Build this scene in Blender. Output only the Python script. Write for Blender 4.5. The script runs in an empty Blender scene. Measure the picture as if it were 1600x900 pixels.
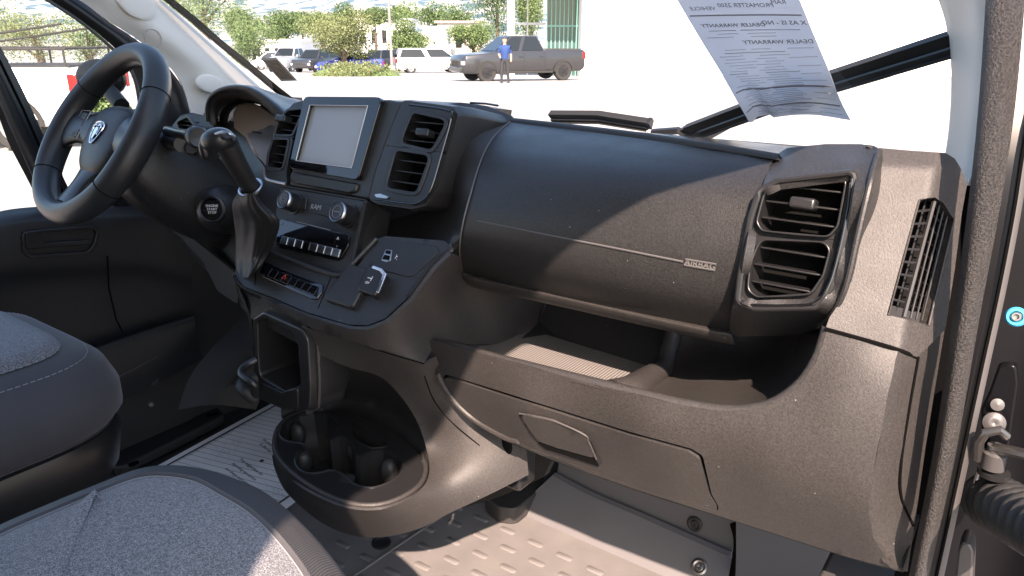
import bpy, bmesh, math, random
import numpy as np
from mathutils import Vector, Matrix

random.seed(7)
sc = bpy.context.scene
COL = sc.collection

# ---------------------------------------------------------------- camera, sky, sun, exposure
PITCH, YAW, FPX = math.radians(18.7), math.radians(36), 1164.0
CAM = np.array([1.0, 0.0, 1.1])                       # metres: X across the van, Y forward, Z above the cab floor
_h = np.array([-math.sin(YAW), math.cos(YAW), 0.0])
_r = np.array([math.cos(YAW), math.sin(YAW), 0.0])
_z = np.array([0.0, 0.0, 1.0])
_fw = _h * math.cos(PITCH) - _z * math.sin(PITCH)
_up = _h * math.sin(PITCH) + _z * math.cos(PITCH)
cam_d = bpy.data.cameras.new("camera")
cam_d.sensor_width = 36.0
cam_d.lens = 36.0 * FPX / 1600.0
cam_d.clip_start = 0.02
cam_d.clip_end = 6000.0
cam = bpy.data.objects.new("camera", cam_d)
COL.objects.link(cam)
_m = Matrix(((_r[0], _up[0], -_fw[0], CAM[0]), (_r[1], _up[1], -_fw[1], CAM[1]),
             (_r[2], _up[2], -_fw[2], CAM[2]), (0, 0, 0, 1)))
cam.matrix_world = _m
sc.camera = cam

SUN_EL = math.radians(41)
SUN_AZ = math.atan2(0.6, -0.8)                        # bearing of the sun, from +Y towards +X
sun_pos = Vector((math.sin(SUN_AZ) * math.cos(SUN_EL), math.cos(SUN_AZ) * math.cos(SUN_EL), math.sin(SUN_EL)))
world = bpy.data.worlds.new("World")
sc.world = world
world.use_nodes = True
wn = world.node_tree.nodes
wl = world.node_tree.links
wn.clear()
w_out = wn.new("ShaderNodeOutputWorld")
w_bg = wn.new("ShaderNodeBackground")
w_sky = wn.new("ShaderNodeTexSky")
w_sky.sky_type = 'NISHITA'
w_sky.sun_disc = False
w_sky.sun_elevation = SUN_EL
w_sky.sun_rotation = SUN_AZ
w_sky.air_density = 1.0
w_sky.dust_density = 2.0
w_sky.ozone_density = 1.0
w_bg.inputs["Strength"].default_value = 0.125
wl.new(w_sky.outputs[0], w_bg.inputs[0])
wl.new(w_bg.outputs[0], w_out.inputs[0])
sun_d = bpy.data.lights.new("sun", 'SUN')
sun_d.energy = 5.0
sun_d.angle = math.radians(0.55)
sun_d.color = (1.0, 0.77, 0.63)
sun = bpy.data.objects.new("sun", sun_d)
COL.objects.link(sun)
sun.rotation_euler = (-sun_pos).to_track_quat('-Z', 'Y').to_euler()
sc.view_settings.view_transform = 'Standard'
sc.view_settings.look = 'None'
sc.view_settings.gamma = 1.0
sc.view_settings.use_curve_mapping = False
sc.view_settings.exposure = 1.87
sc.cycles.use_denoising = True
sc.cycles.max_bounces = 10
sc.cycles.diffuse_bounces = 5
sc.cycles.glossy_bounces = 4
sc.cycles.transparent_max_bounces = 16
sc.cycles.sample_clamp_indirect = 6.0
sc.cycles.caustics_reflective = False
sc.cycles.caustics_refractive = False

# ---------------------------------------------------------------- measuring: a picture position on a real surface
def ray(px, py):
    return _fw + _r * (px - 800.0) / FPX + _up * (450.0 - py) / FPX
def onY(px, py, y):
    d = ray(px, py); return CAM + d * ((y - CAM[1]) / d[1])
def onX(px, py, x):
    d = ray(px, py); return CAM + d * ((x - CAM[0]) / d[0])
def onZ(px, py, z):
    d = ray(px, py); return CAM + d * ((z - CAM[2]) / d[2])
def onP(px, py, pl):                                   # pl = (y0, z0, a): the plane Y = y0 + a (Z - z0)
    y0, z0, a = pl; d = ray(px, py)
    return CAM + d * ((y0 + a * (CAM[2] - z0) - CAM[1]) / (d[1] - a * d[2]))
def onN(px, py, o, n):
    d = ray(px, py); return CAM + d * (np.dot(np.array(o) - CAM, n) / np.dot(d, n))
def onF(px, py, f, y0=0.45, y1=1.5):                   # a heightfield Y = f(X, Z)
    d = ray(px, py); a, b = y0 / d[1], y1 / d[1]
    g = lambda t: CAM[1] + t * d[1] - f(CAM[0] + t * d[0], CAM[2] + t * d[2])
    for _ in range(40):
        m = 0.5 * (a + b)
        if g(m) > 0: b = m
        else: a = m
    return CAM + d * a

# ---------------------------------------------------------------- objects
WT = {}
def _link(o, parent):
    COL.objects.link(o)
    if parent is not None:
        o.parent = parent
        o.matrix_parent_inverse = Matrix.Translation(-WT.get(parent.name, Vector((0, 0, 0))))
def tag(o, label=None, cat=None, group=None, kind=None):
    if label: o["label"] = label
    if cat: o["category"] = cat
    if group: o["group"] = group
    if kind: o["kind"] = kind
    return o
def thing(name, label, cat, loc=(0, 0, 0), group=None):
    o = bpy.data.objects.new(name, None)
    o.empty_display_size = 0.05
    o.location = Vector(loc)
    COL.objects.link(o)
    WT[o.name] = Vector(loc)
    return tag(o, label, cat, group)
def build(name, verts, faces, mat, parent=None, smooth=40, bevel=0.0, bseg=2, solid=0.0, sub=0, soff=-1.0, edges=()):
    me = bpy.data.meshes.new(name)
    me.from_pydata([tuple(map(float, v)) for v in verts], list(edges), [tuple(f) for f in faces])
    me.validate()
    bm = bmesh.new(); bm.from_mesh(me)
    bmesh.ops.remove_doubles(bm, verts=bm.verts, dist=1e-6)
    if solid == 0.0:
        bmesh.ops.recalc_face_normals(bm, faces=bm.faces)
    elif soff == -1.0:                                  # open sheets: the outer face is the one seen, thickness goes behind it
        bm.normal_update()
        if sum(q.calc_area() * q.normal.dot(Vector(CAM) - q.calc_center_median()) for q in bm.faces) < 0:
            bmesh.ops.reverse_faces(bm, faces=bm.faces)
    bm.to_mesh(me); bm.free()
    if smooth:
        me.shade_smooth()
        if smooth < 180: me.set_sharp_from_angle(angle=math.radians(smooth))
    me.materials.append(M[mat] if isinstance(mat, str) else mat)
    o = bpy.data.objects.new(name, me)
    _link(o, parent)
    if solid:
        s = o.modifiers.new("solid", 'SOLIDIFY'); s.thickness = solid; s.offset = soff
        if smooth and not bevel:
            e = o.modifiers.new("split", 'EDGE_SPLIT'); e.split_angle = math.radians(50)
    if bevel:
        b = o.modifiers.new("bevel", 'BEVEL'); b.width = bevel; b.segments = bseg
        b.limit_method = 'ANGLE'; b.angle_limit = math.radians(35); b.harden_normals = False
    if sub:
        s = o.modifiers.new("sub", 'SUBSURF'); s.levels = sub; s.render_levels = sub
    return o

# ---------------------------------------------------------------- shapes
def V(*a): return np.array(a, float)
def unit(v):
    v = np.array(v, float); return v / (np.linalg.norm(v) + 1e-12)
def catmull(pts, n, closed=False):
    P = [np.array(p, float) for p in pts]; k = len(P)
    if k == 2 and not closed:
        return [P[0] + (P[1] - P[0]) * i / (n - 1) for i in range(n)]
    segs = k if closed else k - 1
    out = []
    cnt = n if closed else n - 1
    for i in range(n):
        t = segs * i / cnt
        s = min(int(t), segs - 1); u = t - s
        g = lambda j: P[j % k] if closed else (P[j] if 0 <= j < k else (2 * P[0] - P[1] if j < 0 else 2 * P[-1] - P[-2]))
        a, b, c, d = g(s - 1), g(s), g(s + 1), g(s + 2)
        out.append(0.5 * (2 * b + (c - a) * u + (2 * a - 5 * b + 4 * c - d) * u * u + (3 * b - a - 3 * c + d) * u ** 3))
    return out
def resample(pts, n, closed=True):
    P = [np.array(p, float) for p in pts]
    if closed: P = P + [P[0]]
    L = [0.0]
    for a, b in zip(P, P[1:]): L.append(L[-1] + np.linalg.norm(b - a))
    out = []
    cnt = n if closed else n - 1
    for i in range(n):
        s = L[-1] * i / cnt
        j = max(0, min(len(P) - 2, int(np.searchsorted(L, s, side='right')) - 1))
        u = (s - L[j]) / max(1e-12, L[j + 1] - L[j])
        out.append(P[j] + (P[j + 1] - P[j]) * u)
    return out
def roundp(pts, r, seg=5):
    P = [np.array(p, float) for p in pts]; k = len(P); out = []
    for i in range(k):
        a, b, c = P[i - 1], P[i], P[(i + 1) % k]
        rr = r[i] if isinstance(r, (list, tuple)) else r
        da, dc = a - b, c - b
        la, lc = np.linalg.norm(da), np.linalg.norm(dc)
        ang = math.acos(max(-1, min(1, np.dot(da, dc) / (la * lc + 1e-12))))
        t = min(rr / max(1e-6, math.tan(ang / 2)), la * .49, lc * .49)
        if rr <= 0 or ang > 3.05: out.append(b); continue
        p0, p1 = b + da / la * t, b + dc / lc * t
        for j in range(seg + 1):
            u = j / seg
            out.append((1 - u) ** 2 * p0 + 2 * u * (1 - u) * b + u * u * p1)
    return out
def grid_mesh(rows, closed_u=False):
    n = len(rows[0]); v = [p for r in rows for p in r]; f = []
    for i in range(len(rows) - 1):
        for j in range(n if closed_u else n - 1):
            a = i * n + j; b = i * n + (j + 1) % n
            f.append((a, b, b + n, a + n))
    return v, f
def loft(rows, nu, nv, closed_u=False):
    R = [catmull(r, nu, closed_u) for r in rows]
    cols = [catmull([r[j] for r in R], nv) for j in range(nu)]
    return grid_mesh([[cols[j][i] for j in range(nu)] for i in range(nv)], closed_u)
def prism(outline, d, taper=1.0):
    o = [np.array(p, float) for p in outline]; n = len(o)
    c = sum(o) / n; d = np.array(d, float)
    b = [c + (p - c) * taper + d for p in o]
    return o + b, [tuple(range(n)), tuple(range(2 * n - 1, n - 1, -1))] + [(i, (i + 1) % n, n + (i + 1) % n, n + i) for i in range(n)]
def ringm(outer, inner, d, back=True, din=None):
    n = len(outer); d = np.array(d, float); din = d if din is None else np.array(din, float)
    v = list(outer) + list(inner) + [p + d for p in outer] + [p + din for p in inner]
    f = []
    for i in range(n):
        j = (i + 1) % n
        f += [(i, j, n + j, n + i), (j, i, 2 * n + i, 2 * n + j), (n + i, n + j, 3 * n + j, 3 * n + i)]
        if back: f.append((2 * n + i, 3 * n + i, 3 * n + j, 2 * n + j))
    return v, f
def sweep(path, rad, seg=10, closed=False, up=(0, 0, 1), flat=1.0, caps=True):
    P = [np.array(p, float) for p in path]; k = len(P); rows = []
    nrm = None
    for i in range(k):
        a = P[i - 1] if (closed or i) else P[i]
        b = P[(i + 1) % k] if (closed or i < k - 1) else P[i]
        t = unit(b - a)
        if nrm is None:
            nrm = np.array(up, float)
            if abs(np.dot(nrm, t)) > .95: nrm = V(1, 0, 0)
        nrm = unit(nrm - t * np.dot(nrm, t)); bi = np.cross(t, nrm)
        R = rad[i] if isinstance(rad, (list, tuple)) else rad
        rows.append([P[i] + R * (math.cos(q) * nrm * flat + math.sin(q) * bi) for q in [2 * math.pi * s / seg for s in range(seg)]])
    if closed: rows.append(rows[0])
    v, f = grid_mesh(rows, True)
    if caps and not closed:
        f.append(tuple(range(seg))[::-1]); f.append(tuple(range((k - 1) * seg, k * seg)))
    return v, f
def box(c, s, ax=None):
    c = np.array(c, float); s = np.array(s, float) / 2
    ax = np.eye(3) if ax is None else np.array(ax, float)
    v = [c + ax[0] * s[0] * i + ax[1] * s[1] * j + ax[2] * s[2] * k for i in (-1, 1) for j in (-1, 1) for k in (-1, 1)]
    return v, [(0, 1, 3, 2), (4, 6, 7, 5), (0, 4, 5, 1), (2, 3, 7, 6), (0, 2, 6, 4), (1, 5, 7, 3)]
def join(*ms):
    v, f = [], []
    for a, b in ms:
        k = len(v); v += list(a); f += [tuple(i + k for i in q) for q in b]
    return v, f
def disc(c, n, r, seg=20, x=None):
    n = unit(n); x = unit(np.cross(n, (0, 0, 1) if abs(n[2]) < .9 else (1, 0, 0))) if x is None else x
    y = np.cross(n, x)
    return [np.array(c, float) + r * (math.cos(2 * math.pi * i / seg) * x + math.sin(2 * math.pi * i / seg) * y) for i in range(seg)]
def lathe(c, n, prof, seg=24):                          # prof = [(radius, height along n)]
    n = unit(n); x = unit(np.cross(n, (0, 0, 1) if abs(n[2]) < .9 else (1, 0, 0)))
    rows = [disc(np.array(c) + n * h, n, max(r, 1e-5), seg, x) for r, h in prof]
    return grid_mesh(rows, True)
def ball(c, ax, seg=14, rings=8):
    c = np.array(c, float); rows = []
    for i in range(rings + 1):
        p = math.pi * i / rings
        rows.append([c + ax[0] * math.sin(p) * math.cos(q) + ax[1] * math.sin(p) * math.sin(q) + ax[2] * math.cos(p)
                     for q in [2 * math.pi * j / seg for j in range(seg)]])
    return grid_mesh(rows, True)
def lettering(name, body, o, x, y, size, mat, parent, depth=0.0004, align='CENTER', bold=0.0):
    cu = bpy.data.curves.new(name, 'FONT'); cu.body = body; cu.size = 1.0; cu.align_x = align; cu.align_y = 'CENTER'
    cu.extrude = 0.0; cu.offset = bold; cu.resolution_u = 2
    tmp = bpy.data.objects.new(name, cu); COL.objects.link(tmp)
    bpy.context.view_layer.update()
    me = bpy.data.meshes.new_from_object(tmp.evaluated_get(bpy.context.evaluated_depsgraph_get()))
    bpy.data.objects.remove(tmp); bpy.data.curves.remove(cu)
    o = np.array(o, float); x = unit(x) * size; y = unit(y) * size
    n = unit(np.cross(x, y))
    v = [o + x * q.co[0] + y * q.co[1] for q in me.vertices]
    f = [tuple(p.vertices) for p in me.polygons]
    bpy.data.meshes.remove(me)
    return build(name, v, f, mat, parent, smooth=0, solid=depth, soff=0.0)

# ---------------------------------------------------------------- materials
M = {}
def material(name, col, rough=0.5, metal=0.0, bump=None, var=None, spec=0.5, coat=0.0, emit=None, sheen=0.0, wear=False):
    m = bpy.data.materials.new(name); m.use_nodes = True
    nt = m.node_tree; N = nt.nodes; L = nt.links
    b = N["Principled BSDF"]
    b.inputs["Base Color"].default_value = (*col, 1)
    b.inputs["Roughness"].default_value = rough
    b.inputs["Metallic"].default_value = metal
    b.inputs["Specular IOR Level"].default_value = spec
    b.inputs["Coat Weight"].default_value = coat
    b.inputs["Coat Roughness"].default_value = 0.05
    b.inputs["Sheen Weight"].default_value = sheen
    tc = N.new("ShaderNodeTexCoord")
    if var:                                             # (scale, second colour, contrast)
        ns = N.new("ShaderNodeTexNoise"); ns.inputs["Scale"].default_value = var[0]; ns.inputs["Detail"].default_value = 5
        mp = N.new("ShaderNodeMapRange"); mp.inputs[1].default_value = .5 - var[2]; mp.inputs[2].default_value = .5 + var[2]
        mx = N.new("ShaderNodeMix"); mx.data_type = 'RGBA'
        mx.inputs[6].default_value = (*col, 1); mx.inputs[7].default_value = (*var[1], 1)
        L.new(tc.outputs["Object"], ns.inputs["Vector"]); L.new(ns.outputs[0], mp.inputs[0])
        L.new(mp.outputs[0], mx.inputs[0]); L.new(mx.outputs[2], b.inputs["Base Color"])
    if bump:                                            # (scale, strength, distance)
        nb = N.new("ShaderNodeTexNoise"); nb.inputs["Scale"].default_value = bump[0]; nb.inputs["Detail"].default_value = 6; nb.inputs["Roughness"].default_value = .62
        bp = N.new("ShaderNodeBump"); bp.inputs["Strength"].default_value = bump[1]; bp.inputs["Distance"].default_value = bump[2]
        L.new(tc.outputs["Object"], nb.inputs["Vector"]); L.new(nb.outputs[0], bp.inputs["Height"])
        L.new(bp.outputs[0], b.inputs["Normal"])
    if wear:                                            # handling marks: uneven gloss and scattered dust specks
        r0 = N.new("ShaderNodeTexNoise"); r0.inputs["Scale"].default_value = 9; r0.inputs["Detail"].default_value = 7; r0.inputs["Roughness"].default_value = .65
        r1 = N.new("ShaderNodeMapRange"); r1.inputs[1].default_value = .3; r1.inputs[2].default_value = .7; r1.inputs[3].default_value = rough - .07; r1.inputs[4].default_value = rough + .09
        L.new(tc.outputs["Object"], r0.inputs["Vector"]); L.new(r0.outputs[0], r1.inputs[0]); L.new(r1.outputs[0], b.inputs["Roughness"])
        vo = N.new("ShaderNodeTexVoronoi"); vo.inputs["Scale"].default_value = 34; vo.inputs["Randomness"].default_value = 1.0
        lt = N.new("ShaderNodeMath"); lt.operation = 'LESS_THAN'; lt.inputs[1].default_value = .030
        ms = N.new("ShaderNodeMath"); ms.operation = 'MULTIPLY'; ms.inputs[1].default_value = .55
        dm = N.new("ShaderNodeMix"); dm.data_type = 'RGBA'; dm.inputs[6].default_value = (*col, 1); dm.inputs[7].default_value = (.30, .29, .28, 1)
        L.new(tc.outputs["Object"], vo.inputs["Vector"]); L.new(vo.outputs["Distance"], lt.inputs[0]); L.new(lt.outputs[0], ms.inputs[0]); L.new(ms.outputs[0], dm.inputs[0])
        if b.inputs["Base Color"].is_linked: L.new(b.inputs["Base Color"].links[0].from_socket, dm.inputs[6])
        L.new(dm.outputs[2], b.inputs["Base Color"])
    if emit:
        b.inputs["Emission Color"].default_value = (*emit[0], 1); b.inputs["Emission Strength"].default_value = emit[1]
    M[name] = m
    return m
def glass_mat(name, tint, f0=0.04):
    m = bpy.data.materials.new(name); m.use_nodes = True
    nt = m.node_tree; N = nt.nodes; L = nt.links; N.clear()
    o = N.new("ShaderNodeOutputMaterial"); t = N.new("ShaderNodeBsdfTransparent"); g = N.new("ShaderNodeBsdfGlossy")
    x = N.new("ShaderNodeMixShader"); ge = N.new("ShaderNodeNewGeometry")
    dt = N.new("ShaderNodeVectorMath"); dt.operation = 'DOT_PRODUCT'
    ab = N.new("ShaderNodeMath"); ab.operation = 'ABSOLUTE'
    om = N.new("ShaderNodeMath"); om.operation = 'SUBTRACT'; om.inputs[0].default_value = 1.0
    pw = N.new("ShaderNodeMath"); pw.operation = 'POWER'; pw.inputs[1].default_value = 5.0
    ma = N.new("ShaderNodeMath"); ma.operation = 'MULTIPLY_ADD'; ma.inputs[1].default_value = 1 - f0; ma.inputs[2].default_value = f0
    t.inputs[0].default_value = (*tint, 1); g.inputs["Roughness"].default_value = 0.0
    L.new(ge.outputs["Incoming"], dt.inputs[0]); L.new(ge.outputs["Normal"], dt.inputs[1]); L.new(dt.outputs["Value"], ab.inputs[0])
    L.new(ab.outputs[0], om.inputs[1]); L.new(om.outputs[0], pw.inputs[0]); L.new(pw.outputs[0], ma.inputs[0])
    L.new(ma.outputs[0], x.inputs[0]); L.new(t.outputs[0], x.inputs[1]); L.new(g.outputs[0], x.inputs[2]); L.new(x.outputs[0], o.inputs[0])
    M[name] = m
material("dash_plastic", (.0165, .016, .0162), .38, bump=(560, .50, .0009), var=(430, (.0275, .0268, .0268), .16), spec=.5, wear=True)
material("dash_soft", (.0155, .0153, .0157), .35, bump=(560, .55, .0009), var=(430, (.026, .0256, .0262), .16), spec=.42, wear=True)
material("lower_plastic", (.0265, .0243, .0236), .50, bump=(560, .52, .0009), var=(430, (.044, .0405, .0392), .16), spec=.45, wear=True)
material("satin_black", (.016, .016, .017), .32, bump=(400, .05, .0003))
material("matte_black", (.012, .012, .012), .65, bump=(300, .15, .0005))
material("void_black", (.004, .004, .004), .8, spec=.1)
material("gap_black", (.003, .003, .003), .9, spec=.05)
material("piano_black", (.005, .005, .006), .05, spec=.5, coat=.4)
material("screen_reflection_grey", (.29, .30, .31), .25, spec=.6)  # switched-off display; base colour lightened to carry the cabin's reflection
material("chrome", (.75, .76, .78), .12, metal=1.0)
material("satin_silver", (.42, .43, .45), .28, metal=1.0)
material("steel", (.26, .245, .23), .42, metal=1.0, bump=(60, .1, .001))
material("print_white", (.75, .75, .75), .5)
material("print_grey", (.25, .25, .26), .5)
material("emboss_grey", (.10, .098, .097), .5)
material("print_red", (.5, .05, .03), .5)
material("print_blue", (.05, .2, .7), .5)
material("leather", (.012, .012, .0125), .50, bump=(240, .25, .001))
material("wheel_leather", (.020, .021, .022), .40, bump=(420, .18, .0006))
material("cargo_dark", (.10, .10, .10), .8)
material("pillar_white", (.76, .75, .71), .6, bump=(300, .12, .0006))
material("headliner", (.36, .365, .37), .8, bump=(200, .2, .001))
material("door_plastic", (.017, .017, .019), .55, bump=(420, .25, .0006))
material("rubber_seal", (.017, .016, .016), .42, bump=(400, 1.0, .0050), var=(400, (.045, .041, .039), .14), spec=.5)
material("rubber", (.02, .02, .02), .55)
material("body_black", (.004, .004, .005), .30, spec=.15)
material("body_grey_trim", (.055, .052, .052), .4)
material("paper", (.88, .89, .91), .7)
material("ink", (.03, .03, .035), .7)
material("ink_grey", (.22, .22, .25), .7)
material("ink_soft", (.16, .16, .18), .7)
material("ink_faint", (.40, .40, .43), .7)
material("floor_mat", (.145, .136, .132), .62, bump=(500, .25, .0006), var=(14, (.18, .169, .164), .22), wear=True)
material("toe_panel", (.112, .107, .111), .6, bump=(400, .15, .0006), var=(10, (.13, .125, .13), .3))
material("toe_upper", (.09, .088, .092), .6, bump=(400, .15, .0006))
material("floor_carpet", (.022, .023, .026), .8, bump=(300, .4, .001))
material("seat_side", (.050, .048, .053), .75, bump=(500, .3, .0008), var=(18, (.06, .058, .064), .3), sheen=.2)
material("thread", (.30, .30, .31), .6)
material("seam_grey", (.075, .072, .072), .5)
material("cyan_plastic", (.05, .42, .70), .4)
glass_mat("windscreen_glass", (.95, .97, .96))
glass_mat("window_glass", (.90, .94, .93))
glass_mat("lens_clear", (.92, .92, .92))
# ================================================================ the parking lot outside
GZ = -0.72
def ground_z(x, y):
    d = (x - CAM[0]) * _h[0] + y * _h[1]
    return GZ - 0.031 * max(0.0, min(d, 140.0) - 32.0)
def lot(px, depth):                                    # a spot on the ground in picture column px, depth metres away
    s = (px - 800.0) / FPX * depth
    x, y = CAM[0] + _h[0] * depth + _r[0] * s, _h[1] * depth + _r[1] * s
    return V(x, y, ground_z(x, y))
material("lot_concrete", (.27, .265, .26), .85, var=(.5, (.36, .355, .345), .2), bump=(30, .2, .01))
material("foliage", (.075, .125, .038), .6, var=(1.3, (.135, .19, .065), .25))
material("foliage_dark", (.055, .095, .032), .6, var=(1.3, (.09, .14, .045), .25))
material("foliage_olive", (.105, .135, .048), .6, var=(1.3, (.17, .195, .08), .25))
material("bark", (.10, .075, .055), .85, bump=(20, .4, .02))
material("hill_scrub", (.40, .41, .42), .95, var=(.05, (.06, .11, .15), .08))
material("wall_white", (.80, .80, .79), .7)
material("wall_beige", (.55, .50, .43), .8)
material("roof_brown", (.28, .24, .21), .8)
material("mullion_green", (.16, .34, .30), .4)
material("facade_glass", (.05, .10, .095), .08)
material("paint_grey", (.042, .043, .047), .28, metal=.3, coat=.5)
material("paint_white", (.80, .80, .80), .3, coat=.5)
material("paint_blue", (.012, .04, .34), .25, coat=.6)
material("paint_dark", (.03, .032, .038), .28, coat=.5)
material("paint_silver", (.42, .43, .45), .3, metal=.4, coat=.4)
material("paint_red", (.30, .02, .02), .3, coat=.5)
material("car_glass", (.015, .018, .02), .06)
material("tyre", (.025, .024, .023), .8)
material("rim_alloy", (.35, .36, .38), .3, metal=.9)
material("rim_dark", (.04, .04, .042), .35, metal=.6)
material("lamp_red", (.45, .01, .01), .2)
material("lamp_clear", (.65, .66, .68), .15)
material("pole_metal", (.30, .27, .25), .5, metal=.3)
material("shirt_blue", (.015, .045, .16), .8)
material("trousers", (.03, .03, .035), .85)
material("skin", (.42, .25, .17), .6)
material("hair", (.06, .035, .02), .7)

#xs = [-900, -400, -200, -120, -80, -60, -45, -32, -20, -10, 0, 30, 150, 600]
rows = []
for d in [-400, -100, -20, 0, 10, 20, 32, 60, 100, 140, 300, 900, 2600]:
    row = []
    for s in [-2600, -900, -300, -100, -40, 0, 40, 100, 300, 900, 2600]:
        x, y = CAM[0] + _h[0] * d + _r[0] * s, _h[1] * d + _r[1] * s
        row.append(V(x, y, ground_z(x, y)))
    rows.append(row)
v, f = grid_mesh(rows)
tag(build("parking_lot_ground", v, f, "lot_concrete", smooth=60), kind="structure")

rng = np.random.default_rng(3)
rows = []
for i, (d, hh) in enumerate([(700, -8), (1000, 60), (1300, 130), (1700, 230), (2200, 330), (2500, 300)]):
    row = []
    for j in range(60):
        s = -2600 + 5200 * j / 59
        x, y = CAM[0] + _h[0] * d + _r[0] * s, _h[1] * d + _r[1] * s
        n = 0.22 * math.sin(s * .004 + i) + .16 * math.sin(s * .011 + 2.1 * i) + .1 * rng.normal()
        fall = 0.30 + 0.70 / (1 + math.exp(-(s + 900) / 160.0))
        row.append(V(x, y, -8 + (hh + 8) * (1 + n) * fall))
    rows.append(row)
v, f = grid_mesh(rows)
tag(build("hills", v, f, "hill_scrub", smooth=60), kind="structure")

def leaves(c, rad, n, size, seed, flat=1.0):
    g = np.random.default_rng(seed); v, f = [], []
    lobes = [(V(*(g.normal(size=3) * .38)), .5 + .3 * g.random()) for _ in range(9)] + [(V(0, 0, -.1), .72)]
    for i in range(n):
        o, r = lobes[i % len(lobes)]
        u = g.normal(size=3); u /= np.linalg.norm(u)
        p = (o + u * r * (g.random() ** .35)) * np.array(rad) + np.array(c)
        a = unit(g.normal(size=3)); b = unit(np.cross(a, g.normal(size=3)))
        s = size * (.5 + g.random())
        k = len(v); v += [p - a * s, p + b * s * .6, p + a * s, p - b * s * .6]
        f.append((k, k + 1, k + 2, k + 3))
    return v, f
def tree(name, label, px, depth, y_top, y_bot, half_w, mat, seed, n=9000, trunk=True, cat="tree", group="trees around the lot", size=None):
    b = lot(px, depth)
    k = depth / FPX
    zt = CAM[2] + (56 - y_top) * k * 1.02; zb = CAM[2] + (56 - y_bot) * k * 1.02
    t = thing(name, label, cat, b, group)
    c = V(b[0], b[1], (zt + zb) / 2); rz = (zt - zb) / 2; rw = half_w * k
    v, f = leaves(c, (rw * .85, rw * .85, rz * .85), n, size or max(.035, 1.25 * k), seed)
    build("crown", v, f, mat, t, smooth=0)
    parts = []
    if trunk:
        top = V(b[0], b[1], zb + rz * 1.2)
        parts.append(sweep([b - V(0, 0, .2), b + (top - b) * .5 + V(.05, .03, 0), top], [rw * .07 + .05, rw * .05 + .04, .02], 8))
        g = random.Random(seed)
        for q in range(6):
            a = g.random() * 6.28
            s0 = b + (top - b) * (.35 + .08 * q)
            parts.append(sweep([s0, s0 + V(math.cos(a) * rw * .3, math.sin(a) * rw * .3, rz * .35), s0 + V(math.cos(a) * rw * .6, math.sin(a) * rw * .6, rz * .6)], [.05 + rw * .02, .04, .015], 6))
        v, f = join(*parts); build("trunk", v, f, "bark", t)
    return t
tree("shade_tree", "large olive tree beyond the white truck, seen through the driver's window", 95, 34, 8, 110, 85, "foliage_olive", 11)
tree("shade_tree", "tall green tree seen through the windshield just right of the driver's white pillar", 345, 42, -70, 92, 84, "foliage", 12)
tree("shade_tree", "round bushy tree standing over the blue car on the planted island", 548, 54, 26, 97, 60, "foliage_olive", 13, n=14000)
tree("shade_tree", "small leafy tree right behind the thin light pole", 640, 78, 40, 84, 38, "foliage", 14)
tree("shade_tree", "round dense green tree left of the grey pickup's hood", 742, 82, 32, 80, 32, "foliage", 15)
tree("shade_tree", "big dark tree behind the grey pickup, beside the white column", 778, 100, -50, 62, 46, "foliage_dark", 16)
tree("shade_tree", "dark green tree in the distance above the silver pickup", 455, 130, 12, 62, 42, "foliage_dark", 17)
tree("shade_tree", "distant tree crown just left of the light pole, above the white roof", 598, 150, 12, 48, 34, "foliage_dark", 18, n=5000)
tree("shade_tree", "distant tree crown between the light pole and the round dense tree", 690, 150, 12, 52, 34, "foliage_dark", 19, n=5000)
tree("shade_tree", "tree seen between the white column and the green glass facade", 828, 70, -40, 60, 30, "foliage", 20)
tree("hedge_bush", "green bush close outside, seen through the steering wheel", 190, 13, 128, 214, 32, "foliage", 21, trunk=False, cat="bush", size=.035)
tree("hedge_bush", "low green bush at the left foot of the distant trees, left of the silver pickup", 415, 90, 40, 104, 34, "foliage", 22, cat="bush")
for q, (px_, d_, yt, yb, hw, m_) in enumerate(((520, 140, 14, 60, 36, "foliage"), (560, 170, 10, 50, 30, "foliage_dark"), (640, 175, 14, 50, 34, "foliage"), (725, 140, 8, 60, 34, "foliage_dark"), (400, 120, 6, 70, 40, "foliage"), (490, 190, 16, 55, 26, "foliage_dark"), (300, 60, -40, 70, 60, "foliage_olive"), (20, 46, -10, 120, 60, "foliage_olive"), (170, 40, 10, 120, 50, "foliage"))):
    tree("shade_tree", ("green tree far behind the round tree's left side", "dark distant crown right above the round tree", "green distant crown just right of the light pole", "tall dark crown left of the big dark tree", "green tree at the lower left corner of the windshield view", "small dark crown left of the round tree, far off", "olive tree close to the driver pillar in the windshield", "olive tree at the far left behind the window bar", "green tree behind the top of the steering wheel rim")[q], px_, d_, yt, yb, hw, m_, 40 + q, n=6000)
# planted island under the round tree
c = lot(565, 46)
rows = []
for q in range(7):
    rr = 1 - q / 6.0
    rows.append([c + (_r * math.cos(a) * 2.75 + _h * math.sin(a) * 1.5) * (rr ** .6) + V(0, 0, .55 * (1 - rr ** 2)) for a in [6.2832 * j / 28 for j in range(28)]])
v, f = grid_mesh(rows, True)
isl = thing("planted_island", "low grassy planted island in front of the blue car", "planting", c)
build("soil_mound", v, f, "foliage", isl)
v, f = leaves(c + V(0, 0, .3), (2.6, 2.6, .42), 6500, .065, 31)
tag(build("ground_cover", v, f, "foliage_olive", isl, smooth=0), kind="stuff")

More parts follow.
